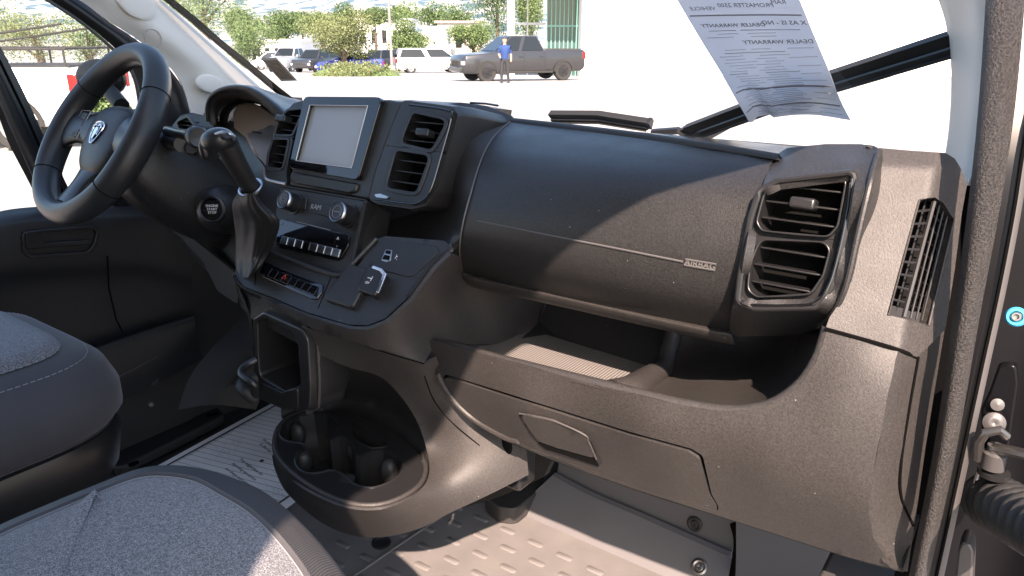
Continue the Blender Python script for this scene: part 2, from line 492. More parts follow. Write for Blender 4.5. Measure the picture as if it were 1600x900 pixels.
# ---------------------------------------------------------------- vehicles
def vehicle(name, label, cat, px, depth, turn, kind, paint, rim="rim_alloy", group=None):
    """turn: degrees; 0 = side on with the front towards the left of the picture, positive = front swings towards the camera"""
    b = lot(px, depth)
    a = math.radians(turn)
    X = -_r * math.cos(a) - _h * math.sin(a)            # forward
    Yv = np.cross(_z, X)                                # left
    t = thing(name, label, cat, b, group)
    def P(s, y, z): return b + X * s + Yv * y + _z * z
    spec = {
        "pickup": dict(L=5.9, W=1.0, st=[(2.95, .80, .45, .95), (2.80, .95, .38, 1.12), (1.9, .99, .34, 1.20), (1.25, 1.0, .34, 1.26), (-.95, 1.0, .34, 1.28), (-1.0, .98, .36, 1.33), (-2.75, .98, .40, 1.33), (-2.95, .94, .5, 1.30)],
                       cab=(1.45, .62, -.62, -.95, 1.24, 1.92, .93, .72), wheels=(1.85, -1.85), wr=.41),
        "van": dict(L=5.1, W=1.0, st=[(2.55, .75, .40, .72), (2.35, .95, .30, .92), (1.6, 1.0, .28, 1.08), (-2.2, 1.0, .28, 1.14), (-2.55, .9, .38, 1.12)],
                    cab=(1.9, .95, -2.2, -2.5, 1.08, 1.76, .95, .74), wheels=(1.6, -1.5), wr=.36),
        "sedan": dict(L=4.8, W=.92, st=[(2.4, .7, .38, .62), (2.2, .88, .28, .78), (1.2, .92, .26, .92), (-1.4, .92, .26, .98), (-2.3, .88, .32, .98), (-2.4, .8, .42, .92)],
                      cab=(1.1, .25, -.95, -1.75, .93, 1.44, .84, .62), wheels=(1.45, -1.4), wr=.34),
        "suv": dict(L=4.7, W=.95, st=[(2.35, .75, .45, .80), (2.2, .92, .36, 1.0), (1.2, .95, .32, 1.10), (-2.2, .95, .32, 1.12), (-2.35, .88, .45, 1.1)],
                    cab=(1.25, .55, -1.95, -2.25, 1.08, 1.72, .88, .70), wheels=(1.4, -1.4), wr=.37),
    }[kind]
    rows = []
    for s, w, z0, z1 in spec["st"]:
        rows.append([P(s, -w * .9, z0), P(s, -w, z0 + .15), P(s, -w, z1 - .18), P(s, -w * .93, z1), P(s, 0, z1 + .03),
                     P(s, w * .93, z1), P(s, w, z1 - .18), P(s, w, z0 + .15), P(s, w * .9, z0)])
    v, f = grid_mesh(rows, True)
    n = 9; f += [tuple(range(n)), tuple(range(len(v) - n, len(v)))[::-1]]
    body = build("body", v, f, paint, t, smooth=50, bevel=.03)
    s1, s2, s3, s4, z0, z1, wb, wt = spec["cab"]
    cab = [P(s1, -wb, z0), P(s4, -wb, z0), P(s4, wb, z0), P(s1, wb, z0), P(s2, -wt, z1), P(s3, -wt, z1), P(s3, wt, z1), P(s2, wt, z1)]
    build("cabin", cab, [(0, 1, 5, 4), (2, 3, 7, 6), (0, 4, 7, 3), (1, 2, 6, 5), (4, 5, 6, 7)], paint, t, bevel=.06)
    def pane(nm, q, k=.86, off=None):
        q = [np.array(p) for p in q]; c = sum(q) / 4
        nn = unit(np.cross(q[1] - q[0], q[3] - q[0]))
        if np.dot(nn, c - P(0, 0, 1.2)) < 0: nn = -nn
        v, f = prism([c + (p - c) * k + nn * .012 for p in q], nn * .006)
        return build(nm, v, f, "car_glass", t, smooth=0)
    pane("windshield_pane", [cab[0], cab[4], cab[7], cab[3]])
    pane("rear_pane", [cab[1], cab[2], cab[6], cab[5]])
    for sg in (0, 1):
        A, B, Cc, D = (cab[0], cab[1], cab[5], cab[4]) if sg == 0 else (cab[3], cab[2], cab[6], cab[7])
        mb, mt = A + (B - A) * .47, D + (Cc - D) * .47
        pane("side_window", [A, mb, mt, D], .82); pane("side_window", [mb, B, Cc, mt], .82)
    for s in spec["wheels"]:
        for sg in (-1, 1):
            w = spec["W"] * .97; r = spec["wr"]; ctr = P(s, sg * (w - .11), r); ax = Yv * sg
            v, f = lathe(ctr, ax, [(r * .55, -.12), (r, -.11), (r, .09), (r * .93, .12), (r * .66, .125), (r * .6, .11)], 22)
            wh = build("wheel", v, f, "tyre", t)
            v, f = lathe(ctr, ax, [(r * .62, .10), (r * .6, .125), (.08, .10), (.0, .13)], 22)
            q = [join(box(ctr + ax * .115 + (X * math.cos(g) + _z * math.sin(g)) * r * .34, (r * .5, .05, .025), [X * math.cos(g) + _z * math.sin(g), -X * math.sin(g) + _z * math.cos(g), ax])) for g in [1.2566 * i for i in range(5)]]
            build("rim", *join((v, f), *q), rim, wh)
            arch = [P(s + math.cos(g) * r * 1.22, sg * (w + .035), r + math.sin(g) * r * 1.22) for g in [math.pi * i / 14 for i in range(15)]]
            inn = [P(s + math.cos(g) * r * 1.04, sg * (w + .036), r + math.sin(g) * r * 1.04) for g in [math.pi * i / 14 for i in range(15)]]
            v, f = grid_mesh([arch, inn]); build("wheel_arch", v, f, "tyre", t, solid=.02, soff=0)
    fr, re_ = spec["st"][0], spec["st"][-1]
    for sg in (-1, 1):
        v, f = box(P(fr[0] - .12, sg * (fr[1] + .02), fr[3] - .14), (.30, .16, .16), [X, Yv, _z]); build("headlight", v, f, "lamp_clear", t, bevel=.02)
        v, f = box(P(re_[0] + .06, sg * re_[1] * .97, re_[3] - .22), (.16, .12, .30), [X, Yv, _z]); build("tail_light", v, f, "lamp_red", t, bevel=.02)
        v, f = box(P(spec["cab"][0] - .35, sg * (spec["W"] + .10), spec["cab"][4] + .08), (.12, .2, .16), [X, Yv, _z]); build("mirror", v, f, paint, t, bevel=.03)
    v, f = box(P(fr[0] + .01, 0, fr[3] - .2), (.06, fr[1] * 1.1, .3), [X, Yv, _z]); build("grille", v, f, "tyre", t, bevel=.02)
    v, f = box(P(fr[0] - .02, 0, fr[2] + .1), (.16, fr[1] * 1.9, .2), [X, Yv, _z]); build("bumper", v, f, "paint_dark" if kind == "pickup" else paint, t, bevel=.04)
    if kind == "pickup":
        v, f = box(P(-1.95, 0, 1.345), (1.7, 1.6, .03), [X, Yv, _z]); build("bed_liner", v, f, "tyre", t)
        for sg in (-1, 1):
            for s in (1.12, .12, -.90):
                v, f = sweep([P(s, sg * 1.002, .50), P(s, sg * 1.002, 1.08), P(s, sg * .955, 1.24)], .010, 5); build("door_gap", v, f, "tyre", t)
            for s in (.28, -.72):
                v, f = box(P(s, sg * 1.015, 1.06), (.20, .03, .045), [X, Yv, _z]); build("door_handle", v, f, paint, t, bevel=.01)
            v, f = box(P(0, sg * .99, .40), (2.6, .06, .10), [X, Yv, _z]); build("running_board", v, f, "tyre", t, bevel=.02)
    return t, P
vehicle("pickup_truck", "dark grey crew cab pickup parked side on in the lot", "pickup", 808, 35, 24, "pickup", "paint_grey", "rim_dark")
vehicle("minivan", "white minivan parked behind the grey pickup's front", "minivan", 676, 58, 195, "van", "paint_white")
vehicle("sedan", "bright blue car under the round tree", "car", 558, 56, 8, "sedan", "paint_blue")
vehicle("suv", "dark grey car with red tail lights between the blue car and the white minivan", "car", 622, 62, 235, "suv", "paint_dark")
vehicle("pickup_truck", "silver pickup facing the camera left of the round tree", "pickup", 470, 66, 80, "pickup", "paint_silver")
vehicle("suv", "dark off-road car in the shade between the silver pickup and the blue car", "car", 509, 62, 70, "suv", "paint_dark")
vehicle("cargo_van", "white van parked behind the silver pickup", "van", 448, 80, 20, "van", "paint_white")
tk, P = vehicle("work_truck", "white work truck with a roof rack outside the driver's window", "truck", -80, 13.3, 3, "pickup", "paint_white")
# rack of the work truck
rk = []
for sg in (-1, 1):
    rk.append(sweep([P(.6, sg * .8, 1.62), P(-2.8, sg * .8, 1.62)], .022, 6)); rk.append(sweep([P(.6, sg * .8, 1.52), P(-2.8, sg * .8, 2.0)], .018, 6))
    for s in (.5, -.6, -1.7, -2.75): rk.append(sweep([P(s, sg * .8, 1.33), P(s, sg * .8, 1.62)], .018, 6))
for s in (.5, -.6, -1.7, -2.75): rk.append(sweep([P(s, -.8, 1.62), P(s, .8, 1.62)], .018, 6))
build("roof_rack", *join(*rk), "tyre", tk)

# ---------------------------------------------------------------- person by the grey pickup
b = lot(789, 31.4); b[2] = ground_z(b[0], b[1])
pt = thing("person", "person in a blue shirt and dark trousers standing by the grey pickup", "person", b)
def skinned(name, joints, edges, mats, parent, sub=2):
    me = bpy.data.meshes.new(name)
    me.from_pydata([tuple(j[0]) for j in joints], edges, [])
    o = bpy.data.objects.new(name, me); _link(o, parent)
    sk = o.modifiers.new("skin", 'SKIN')
    for i, j in enumerate(joints):
        me.skin_vertices[0].data[i].radius = (j[1], j[1] * (j[2] if len(j) > 2 else 1))
    me.skin_vertices[0].data[0].use_root = True
    s = o.modifiers.new("sub", 'SUBSURF'); s.levels = sub; s.render_levels = sub
    dg = bpy.context.evaluated_depsgraph_get(); bpy.context.view_layer.update()
    nm = bpy.data.meshes.new_from_object(o.evaluated_get(bpy.context.evaluated_depsgraph_get()))
    o.modifiers.clear(); o.data = nm; nm.shade_smooth()
    for m in mats: nm.materials.append(M[m])
    return o
def Q(s, d, z): return b + _r * s + _h * d + _z * z
J = [(Q(0, 0, .95), .15), (Q(0, 0, 1.15), .14), (Q(0, 0, 1.36), .16), (Q(0, 0, 1.47), .08), (Q(0, 0, 1.53), .055), (Q(0, -.01, 1.60), .09), (Q(0, -.01, 1.70), .10), (Q(0, 0, 1.76), .07),
     (Q(-.19, 0, 1.40), .065), (Q(-.24, .02, 1.14), .05), (Q(-.17, -.14, .98), .04), (Q(-.10, -.2, 1.0), .035),
     (Q(.19, 0, 1.40), .065), (Q(.25, .03, 1.13), .05), (Q(.26, -.05, .90), .04), (Q(.25, -.08, .82), .038),
     (Q(-.10, 0, .88), .10), (Q(-.12, 0, .48), .07), (Q(-.13, .02, .09), .05), (Q(-.14, -.13, .04), .045),
     (Q(.10, 0, .88), .10), (Q(.13, .03, .48), .07), (Q(.15, .06, .09), .05), (Q(.17, -.08, .04), .045)]
E_ = [(0, 1), (1, 2), (2, 3), (3, 4), (4, 5), (5, 6), (6, 7), (2, 8), (8, 9), (9, 10), (10, 11), (2, 12), (12, 13), (13, 14), (14, 15), (0, 16), (16, 17), (17, 18), (18, 19), (0, 20), (20, 21), (21, 22), (22, 23)]
bd = skinned("body", J, E_, ["skin", "shirt_blue", "trousers", "hair"], pt)
for p in bd.data.polygons:
    c = p.center; z = c[2] - b[2]
    side = abs((c[0] - b[0]) * _r[0] + (c[1] - b[1]) * _r[1])
    p.material_index = 2 if z < .93 and not (side > .2 and z > .7) else 1 if z < 1.49 and not (side > .15 and z < 1.14) else 3 if z > 1.70 else 0

# ---------------------------------------------------------------- poles and buildings
def pole(px, depth, label, r=.11, h=9):
    p = lot(px, depth)
    t = thing("light_pole", label, "light pole", p)
    v, f = sweep([p, p + V(0, 0, h)], [r, r * .7], 10); build("shaft", v, f, "pole_metal", t)
    v, f = lathe(p, V(0, 0, 1), [(.0, .0), (r * 2.4, 0), (r * 2.4, .5), (.0, .55)], 12); build("footing", v, f, "lot_concrete", t)
    v, f = box(p + V(0, 0, h) + _r * .5, (1.2, .3, .12), [_r, _h, _z]); build("lamp_head", v, f, "pole_metal", t)
pole(620, 55, "thin light pole standing right of the planted island")
pole(574, 120, "distant thin light pole left of the nearer one", .12, 14)
def bldg(name, label, px0, px1, depth, y_top, y_bot, thick, wall, roof, wins=0):
    k = depth / FPX
    a, c = lot(px0, depth), lot(px1, depth)
    zt = CAM[2] + (56 - y_top) * k; zb = min(a[2], c[2]) - .3
    t = thing(name, label, "building", (a + c) / 2)
    w = np.linalg.norm((c - a)[:2]); m = (a + c) / 2 + _h * thick / 2
    v, f = box(V(m[0], m[1], (zt + zb) / 2), (w, thick, zt - zb), [_r, _h, _z]); build("wall", v, f, wall, t)
    v, f = box(V(m[0], m[1], zt + .15), (w + .8, thick + .8, .35), [_r, _h, _z]); build("roof", v, f, roof, t)
    for i in range(wins):
        q = (a + c) / 2 + _r * w * ((i + .5) / wins - .5)
        v, f = box(V(q[0], q[1], zb + (zt - zb) * .62) - _h * .03, (w / wins * .45, .1, (zt - zb) * .3), [_r, _h, _z]); build("window", v, f, "car_glass", t)
bldg("low_building", "white flat roofed building behind the thin light pole", 572, 650, 165, 34, 60, 12, "wall_white", "wall_white", 5)
bldg("low_building", "beige house with a brown roof left of the round dense tree", 690, 752, 118, 38, 74, 10, "wall_beige", "roof_brown", 3)
bldg("low_building", "bright white shed in front of the beige house", 668, 704, 108, 46, 74, 6, "wall_white", "wall_white")
bldg("low_building", "long white building behind the distant trees at the left of the windshield", 400, 486, 120, 64, 84, 12, "wall_white", "wall_white", 6)
# showroom at the right: white wall, column, canopy and a green glass front
D0 = 44.0
def W(px, d, z): p = lot(px, d); p[2] = z; return p
sh = thing("showroom", "white showroom with a tall column and a green glass front, right of the grey pickup", "building", W(1000, D0, GZ))
def wall_box(nm, pa, pb, d, z0, z1, th, mat, parent=sh):
    a, c = W(pa, d, 0), W(pb, d, 0); m = (a + c) / 2 + _h * th / 2
    v, f = box(V(m[0], m[1], (z0 + z1) / 2), (np.linalg.norm((c - a)[:2]), th, z1 - z0), [_r, _h, _z])
    return build(nm, v, f, mat, parent)
wall_box("wall", 903, 1900, D0, -1.6, 7.5, 12, "wall_white")
wall_box("column", 793, 804, D0, -1.6, 3.7, .5, "wall_white")
wall_box("canopy", 780, 903, D0 - 1, 3.7, 5.2, 13, "wall_white")
gl = wall_box("glass_front", 851, 902, D0 + 2.4, -1.6, 3.7, .1, "facade_glass")
for i in range(9): wall_box("mullion", 851 + i * 6.2, 852.6 + i * 6.2, D0 + 2.3, -1.6, 3.7, .1, "mullion_green", gl)
for z in (0.2, 1.6): wall_box("transom", 851, 902, D0 + 2.33, z, z + .1, .08, "mullion_green", gl)
wall_box("inner_post", 822, 824, D0 + 6, -1.6, 3.7, .15, "wall_white")
wall_box("inner_rail", 806, 850, D0 + 6, 1.75, 1.9, .1, "wall_white")
# ================================================================ the van round the dashboard
def knit(name, c0, c1, scale, rough=.85):
    m = bpy.data.materials.new(name); m.use_nodes = True
    nt = m.node_tree; N = nt.nodes; L = nt.links; b = N["Principled BSDF"]
    tc = N.new("ShaderNodeTexCoord")
    vo = N.new("ShaderNodeTexVoronoi"); vo.inputs["Scale"].default_value = scale
    mpv = N.new("ShaderNodeMapping"); mpv.inputs["Scale"].default_value = (1.0, 1.5, 1.0); mpv.inputs["Rotation"].default_value = (0, 0, .5)
    no = N.new("ShaderNodeTexNoise"); no.inputs["Scale"].default_value = scale * .45; no.inputs["Detail"].default_value = 4
    ad = N.new("ShaderNodeMath"); ad.operation = 'MULTIPLY_ADD'; ad.inputs[1].default_value = -1.1; ad.inputs[2].default_value = 1.0
    mu = N.new("ShaderNodeMath"); mu.operation = 'MULTIPLY'
    mp = N.new("ShaderNodeMapRange"); mp.inputs[1].default_value = .15; mp.inputs[2].default_value = .5
    mx = N.new("ShaderNodeMix"); mx.data_type = 'RGBA'; mx.inputs[6].default_value = (*c0, 1); mx.inputs[7].default_value = (*c1, 1)
    bp = N.new("ShaderNodeBump"); bp.inputs["Strength"].default_value = .7; bp.inputs["Distance"].default_value = .0012
    L.new(tc.outputs["Object"], mpv.inputs[0]); L.new(mpv.outputs[0], vo.inputs["Vector"]); L.new(tc.outputs["Object"], no.inputs["Vector"])
    L.new(vo.outputs["Distance"], ad.inputs[0]); L.new(ad.outputs[0], mu.inputs[0]); L.new(no.outputs[0], mu.inputs[1])
    L.new(mu.outputs[0], mp.inputs[0]); L.new(mp.outputs[0], mx.inputs[0]); L.new(mx.outputs[2], b.inputs["Base Color"])
    L.new(mp.outputs[0], bp.inputs["Height"]); L.new(bp.outputs[0], b.inputs["Normal"])
    b.inputs["Roughness"].default_value = rough; b.inputs["Sheen Weight"].default_value = .25
    M[name] = m
knit("seat_knit", (.075, .077, .085), (.52, .52, .56), 800)
def ribbed(name, c0, c1, scale, axis, rough=.6, strength=.6):
    m = bpy.data.materials.new(name); m.use_nodes = True
    nt = m.node_tree; N = nt.nodes; L = nt.links; b = N["Principled BSDF"]
    tc = N.new("ShaderNodeTexCoord"); wv = N.new("ShaderNodeTexWave"); wv.inputs["Scale"].default_value = scale
    wv.bands_direction = axis; wv.inputs["Distortion"].default_value = 0
    mx = N.new("ShaderNodeMix"); mx.data_type = 'RGBA'; mx.inputs[6].default_value = (*c0, 1); mx.inputs[7].default_value = (*c1, 1)
    bp = N.new("ShaderNodeBump"); bp.inputs["Strength"].default_value = strength; bp.inputs["Distance"].default_value = .001
    L.new(tc.outputs["Object"], wv.inputs["Vector"]); L.new(wv.outputs["Color"], mx.inputs[0]); L.new(mx.outputs[2], b.inputs["Base Color"])
    L.new(wv.outputs["Color"], bp.inputs["Height"]); L.new(bp.outputs[0], b.inputs["Normal"]); b.inputs["Roughness"].default_value = rough
    M[name] = m
ribbed("seat_band", (.045, .044, .046), (.10, .098, .10), 260, 'DIAGONAL')
ribbed("tray_rubber", (.095, .089, .086), (.23, .215, .207), 62, 'X')

# ---------------------------------------------------------------- body shell
vb = thing("van_body", "white lined cab shell of the van with black door frame", "van body", (0, 0, 0))
SX = .975
# passenger door opening: what lies above its upper edge and behind its rear edge
edge = [(.72, 1.215), (.573, 1.285), (.33, 1.435), (.09, 1.54), (-.06, 1.525), (-.2, 1.51), (-.43, 1.52)]  # edge of the unseen roof side, shaped to cast the dash's shadow line
n = len(edge)
v = [V(SX, y, z) for y, z in edge] + [V(SX - .06, min(y, .24) if z > 1.3 else y - .05, max(z + .06, min(1.98, 1.2 + (.9 - y) * 1.05))) for i, (y, z) in enumerate(edge)]
f = [(i, i + 1, n + i + 1, n + i) for i in range(n - 1)]
build("roof_side_blocker", v, f, "body_black", vb, solid=.05, soff=1)
v, f = box((SX + .0, -.80, .7), (.07, .83, 2.6)); build("rear_door_pillar", v, f, "cargo_dark", vb, bevel=.02)
v, f = box((0, -.55, 1.99), (2.05, 1.60, .06)); build("roof", v, f, "headliner", vb)
v, f = box((0, -1.32, .9), (2.05, .05, 2.2)); build("partition", v, f, "cargo_dark", vb)
v, f = box((-.99, -.45, .8), (.06, .16, 2.4)); build("driver_door_pillar", v, f, "cargo_dark", vb)
v, f = loft([[V(-.99, .22, 2.0), V(0, .30, 2.0), V(.93, .22, 2.0)], [V(-.95, .24, 1.93), V(0, .31, 1.93), V(.9, .24, 1.93)]], 9, 4)
build("header", v, f, "headliner", vb, solid=.03)

def f_ws(x, z): return 1.46 - 1.15 * (z - .93) - .08 * (x / .86) ** 2
ws = thing("windshield", "wide clear windshield above the dashboard", "windshield", (0, 1.4, .93))
rows = [[V(x, f_ws(x, z), z) for x in np.linspace(-.88, .90, 17)] for z in np.linspace(.86, 1.94, 12)]
v, f = grid_mesh(rows); build("pane", v, f, "windscreen_glass", ws, smooth=180)
# black edge band down the driver side of the glass
L1 = [(240, -12), (255, 0), (300, 36), (340, 71), (385, 107), (428, 143), (450, 160)]
a = [onF(x, y, f_ws, .5, 2.0) for x, y in L1]; c = [onF(x + 5, y - 2, f_ws, .5, 2.0) for x, y in L1]
v, f = grid_mesh([a, c]); build("edge_band", v, f, "gap_black", ws, solid=.012)

v, f = box((-.935, 1.22, .42), (.05, .62, 1.0)); build("footwell_side", v, f, "door_plastic", vb)
# driver A pillar trim
wsd = [(215, -22), (252, 0), (298, 37), (338, 72), (383, 108), (426, 144), (440, 160)]
dsd = [(80, -22), (127, 2), (165, 30), (215, 62), (258, 98), (284, 132), (300, 185)]
mid = [(150, -22), (190, 0), (236, 36), (282, 72), (325, 108), (352, 138), (372, 172)]
rows = [[onX(x, y, -.875) for x, y in wsd], [onX(x, y, -.848) for x, y in mid], [onX(x, y, -.875) for x, y in dsd]]
v, f = loft(rows, 26, 12); build("pillar_trim", v, f, "pillar_white", vb, solid=.012)
g = onX(212, 2, -.845)
v, f = ball(g, [V(0, .045, -.03), V(.004, 0, 0), V(0, .02, .03)]); build("grab_recess", v, f, "pillar_white", vb)
v, f = sweep(disc(onX(239, 60, -.8465), V(1, 0, .1), .022, 28), .0009, 5, True); build("cap_line", v, f, "headliner", vb)
v, f = ball(onX(329, 131, -.84), [V(0, .042, -.012), V(.004, 0, 0), V(0, .010, .022)]); build("tweeter_cover", v, f, "pillar_white", vb)

# passenger A pillar trim
I = [(1440, -70), (1466, 0), (1478, 40), (1485, 90), (1486, 150), (1482, 205), (1476, 245), (1470, 275)]
O = [(1556, -70), (1547, 0), (1543, 60), (1538, 130), (1531, 200), (1523, 255), (1515, 282), (1508, 300)]
rows = [[onY(x, y, q) for (x, y), q in zip(I, (1.12, 1.20, 1.22, 1.25, 1.28, 1.30, 1.32, 1.33))],
        [onY(x * .6 + X2 * .4, y, q) for (x, y), (X2, _y), q in zip(I, O, (1.0, 1.04, 1.07, 1.10, 1.12, 1.14, 1.15, 1.15))],
        [onY(x * .28 + X2 * .72, (y + _y) / 2, q) for (x, y), (X2, _y), q in zip(I, O, (.92, .945, .96, .98, .99, 1.0, 1.0, 1.0))],
        [onY(x, y, q) for (x, y), q in zip(O, (.90, .92, .93, .94, .95, .95, .95, .95))]]
v, f = loft(rows, 24, 14); build("pillar_trim", v, f, "pillar_white", vb, solid=.012)

# passenger door seal and jamb
def strip(name, mid_px, half, yd, mat, parent, bulge=0.012, n=40, thick=.004):
    rows = [[onY(q[0] - (q[3] if len(q) > 3 else half) * s, q[1], q[2] - bulge * (1 - s * s)) for q in mid_px] for s in (-1, -.75, -.4, 0, .4, .75, 1)]
    v, f = loft(rows, n, 19); return build(name, v, f, mat, parent, solid=thick)
SL = [(1576, -60, .88, 32), (1571, 0, .86, 31), (1559, 150, .83, 29), (1541, 300, .80, 26), (1509, 500, .785, 21), (1477, 700, .775, 18), (1440, 880, .77, 16), (1424, 950, .77, 15)]
strip("door_seal", SL, 21, 0, "rubber_seal", vb, bulge=.016)
JL = [(1648, 50, .84), (1606, 200, .83), (1584, 330, .82), (1561, 450, .81), (1537, 560, .80), (1512, 675, .79), (1485, 800, .785), (1461, 910, .785), (1452, 950, .785)]
strip("jamb_edge", JL, 12, 0, "body_grey_trim", vb, bulge=.004)
bead_pts = [onY(x, y, q - .006) for x, y, q in JL]
v, f = sweep(catmull(bead_pts, 40), .0016, 6); build("jamb_groove", v, f, "gap_black", vb)
rows = [[onY(x + 6, y, q + .03) for x, y, q in [(1540, -80, .95), (1536, 150, .9), (1520, 300, .87), (1490, 500, .86), (1455, 700, .85), (1420, 880, .845), (1400, 960, .84)]],
        [onY(x + 140, y, q + .05) for x, y, q in [(1580, -80, .95), (1576, 150, .9), (1560, 300, .87), (1530, 500, .86), (1495, 700, .85), (1460, 880, .845), (1440, 960, .84)]],
        [onY(x + 330, y, q - .02) for x, y, q in [(1580, -80, .95), (1576, 150, .9), (1560, 300, .87), (1530, 500, .86), (1495, 700, .85), (1460, 880, .845), (1440, 960, .84)]]]
v, f = loft(rows, 20, 8); build("door_jamb", v, f, "body_black", vb, solid=.01)
# step of pale paint low on the jamb
v, f = prism(roundp([onY(x, y, .80) for x, y in ((1497, 860), (1503, 848), (1515, 850), (1521, 862), (1518, 930), (1490, 930))], .004), (0, .03, 0)); build("sill_plate", v, f, "body_grey_trim", vb, bevel=.002)

# bolt with a blue ring
bt = thing("jamb_bolt", "steel bolt head with a bright blue ring on the black door jamb", "bolt", onY(1588, 495, .83))
cb = onY(1588, 495, .83)
nb = unit(CAM - cb)
v, f = lathe(cb, nb, [(.0095, -.01), (.0095, .003), (.008, .005), (.0058, .005), (.005, .003)], 28); build("ring", v, f, "cyan_plastic", bt)
v, f = lathe(cb, nb, [(.0050, .0), (.0050, .006), (.0038, .008), (.0026, .008), (.002, .005), (0, .005)], 18); build("bolt_head", v, f, "steel", bt)
# hinge
hg = thing("door_hinge", "steel door hinge bolted to the black jamb", "hinge", onY(1550, 690, .80))
def H(x, y, q=.80): return onY(x, y, q)
v, f = prism(roundp([H(1535, 735), (H(1533, 640)), H(1545, 615), H(1560, 572), H(1588, 568), H(1591, 600), H(1578, 690), H(1572, 735)], .006), (0, .012, 0)); build("plate", v, f, "body_black", hg, bevel=.002)
v, f = lathe(H(1553, 660, .795), V(.2, -1, .3), [(.010, -.004), (.010, .002), (.0065, .004), (.0035, .0045), (0, .003)], 20); build("bolt_head", v, f, "body_grey_trim", hg)
v, f = lathe(H(1558, 632, .798), V(.2, -1, .3), [(.006, -.004), (.006, .002), (0, .003)], 14); build("rivet", v, f, "body_grey_trim", hg)
v, f = sweep([H(1528, 718, .785), H(1530, 690, .78), H(1540, 676, .775), H(1562, 672, .775), H(1572, 682, .78)], .0045, 8); build("strap_loop", v, f, "steel", hg)
v, f = lathe(H(1552, 722, .785), V(0, 0, 1), [(.0, -.006), (.0105, -.006), (.0105, .010), (.008, .012), (.008, .018), (.0, .018)], 20); build("pin", v, f, "body_grey_trim", hg)
v, f = sweep([H(1556, 700, .785), H(1585, 706, .775), H(1625, 716, .76)], .008, 8, flat=.6); build("check_arm", v, f, "steel", hg)
v, f = lathe(H(1553, 738, .79), V(0, 0, 1), [(0, -.004), (.014, -.003), (.014, .002), (0, .004)], 20); build("washer", v, f, "satin_black", hg)
v, f = prism(roundp([H(1519, 755, .80), H(1526, 735, .80), H(1560, 738, .80), H(1547, 762, .80), H(1528, 772, .80)], .004), (0, .02, 0)); build("bracket_foot", v, f, "chrome", hg, bevel=.002)
# rubber cable boot
bo = thing("cable_boot", "ribbed black rubber cable boot at the lower right door jamb", "cable boot", onY(1572, 790, .80))
A0, A1 = onY(1546, 780, .82), onY(1690, 862, .66)
rows = []
for i in range(64):
    u = i / 63; r = .025 + .0042 * math.sin(u * 2 * math.pi * 10)
    rows.append(disc(A0 + (A1 - A0) * u, A1 - A0, r, 20))
v, f = grid_mesh(rows, True); f.append(tuple(range(20))); build("bellows", v, f, "rubber", bo, smooth=80)

mr = thing("side_mirror", "black side mirror housing outside the driver window, behind the steering wheel rim", "mirror", onX(158, 122, -1.12))
v, f = ball(onX(158, 122, -1.12), [V(.08, .02, 0), V(0, .035, 0), V(0, 0, .05)], 18, 10); build("housing", v, f, "matte_black", mr)
v, f = sweep([onX(165, 135, -1.08), onX(190, 165, -.98)], .02, 10); build("arm", v, f, "matte_black", mr)
# ---------------------------------------------------------------- driver door
dd = thing("driver_door", "black driver door with window, pull handle and map pocket", "door", (-.9, .6, .1))
# frame bars of the window
def bar(name, left, right, x, mat, parent, thick=.03):
    rows = [[onX(px, py, x) for px, py in left], [onX((a[0] + b2[0]) / 2, (a[1] + b2[1]) / 2, x + .012) for a, b2 in zip(left, right)], [onX(px, py, x) for px, py in right]]
    v, f = loft(rows, 16, 9); return build(name, v, f, mat, parent, solid=thick)
bar("window_bar", [(-40, 92), (0, 188), (14, 225), (40, 275), (64, 322)], [(-40, 5), (0, 72), (40, 150), (72, 220), (110, 300)], -.905, "satin_black", dd)
v, f = sweep([onX(x, y, -.888) for x, y in ((-40, 76), (0, 158), (20, 205), (45, 260), (72, 318))], .0022, 6); build("bar_bead", v, f, "body_grey_trim", dd)
v, f = sweep([onX(x, y, -.885) for x, y in ((-40, 25), (0, 96), (36, 170), (60, 225), (98, 302))], .003, 6); build("bar_bead", v, f, "gap_black", dd)
bar("upper_frame", [(40, -20), (78, 0), (130, 34), (165, 62), (196, 92), (212, 118), (222, 160), (226, 205), (228, 250)], [(86, -20), (128, 2), (166, 31), (216, 64), (258, 100), (284, 134), (296, 168), (304, 190), (312, 250)], -.895, "satin_black", dd)
v, f = sweep(catmull([onX(x, y, -.88) for x, y in ((36, -20), (74, 0), (126, 34), (160, 62), (192, 92), (208, 118), (216, 150), (221, 200))], 24), .004, 6); build("glass_run", v, f, "body_grey_trim", dd)
rows = [[onX(x, y, -.91) for x, y in ((-60, -40), (40, -20), (150, 50), (230, 150))], [onX(x, y, -.91) for x, y in ((-60, 340), (40, 335), (150, 330), (230, 330))]]
v, f = loft(rows, 8, 4); build("window_pane", v, f, "window_glass", dd, smooth=180)
# door panel
top = [(-60, 352), (0, 330), (70, 322), (160, 318), (230, 318), (300, 336)]
rows = [[onX(x, y, -.93) for x, y in top],
        [onX(x, y + 14, -.885) for x, y in top],
        [onX(x, y + 32, -.868) for x, y in top],
        [onX(x, y + 90, -.872) for x, y in top],
        [onX(x, y + 130, -.90) for x, y in top],
        [onX(x, y + 230, -.905) for x, y in top],
        [onX(x, y + 420, -.90) for x, y in top]]
v, f = loft(rows, 28, 40); build("panel", v, f, "door_plastic", dd, solid=.02)
ho = roundp([onX(x, y, -.858) for x, y in ((34, 362), (148, 352), (157, 358), (152, 382), (140, 398), (48, 404), (36, 396))], .012)
hi = roundp([onX(x, y, -.858) for x, y in ((40, 366), (144, 357), (151, 362), (147, 380), (137, 393), (51, 399), (41, 392))], .012)
v, f = ringm(resample(ho, 48), resample(hi, 48), (-.02, 0, 0)); hr = build("handle_bezel", v, f, "satin_black", dd, bevel=.0015)
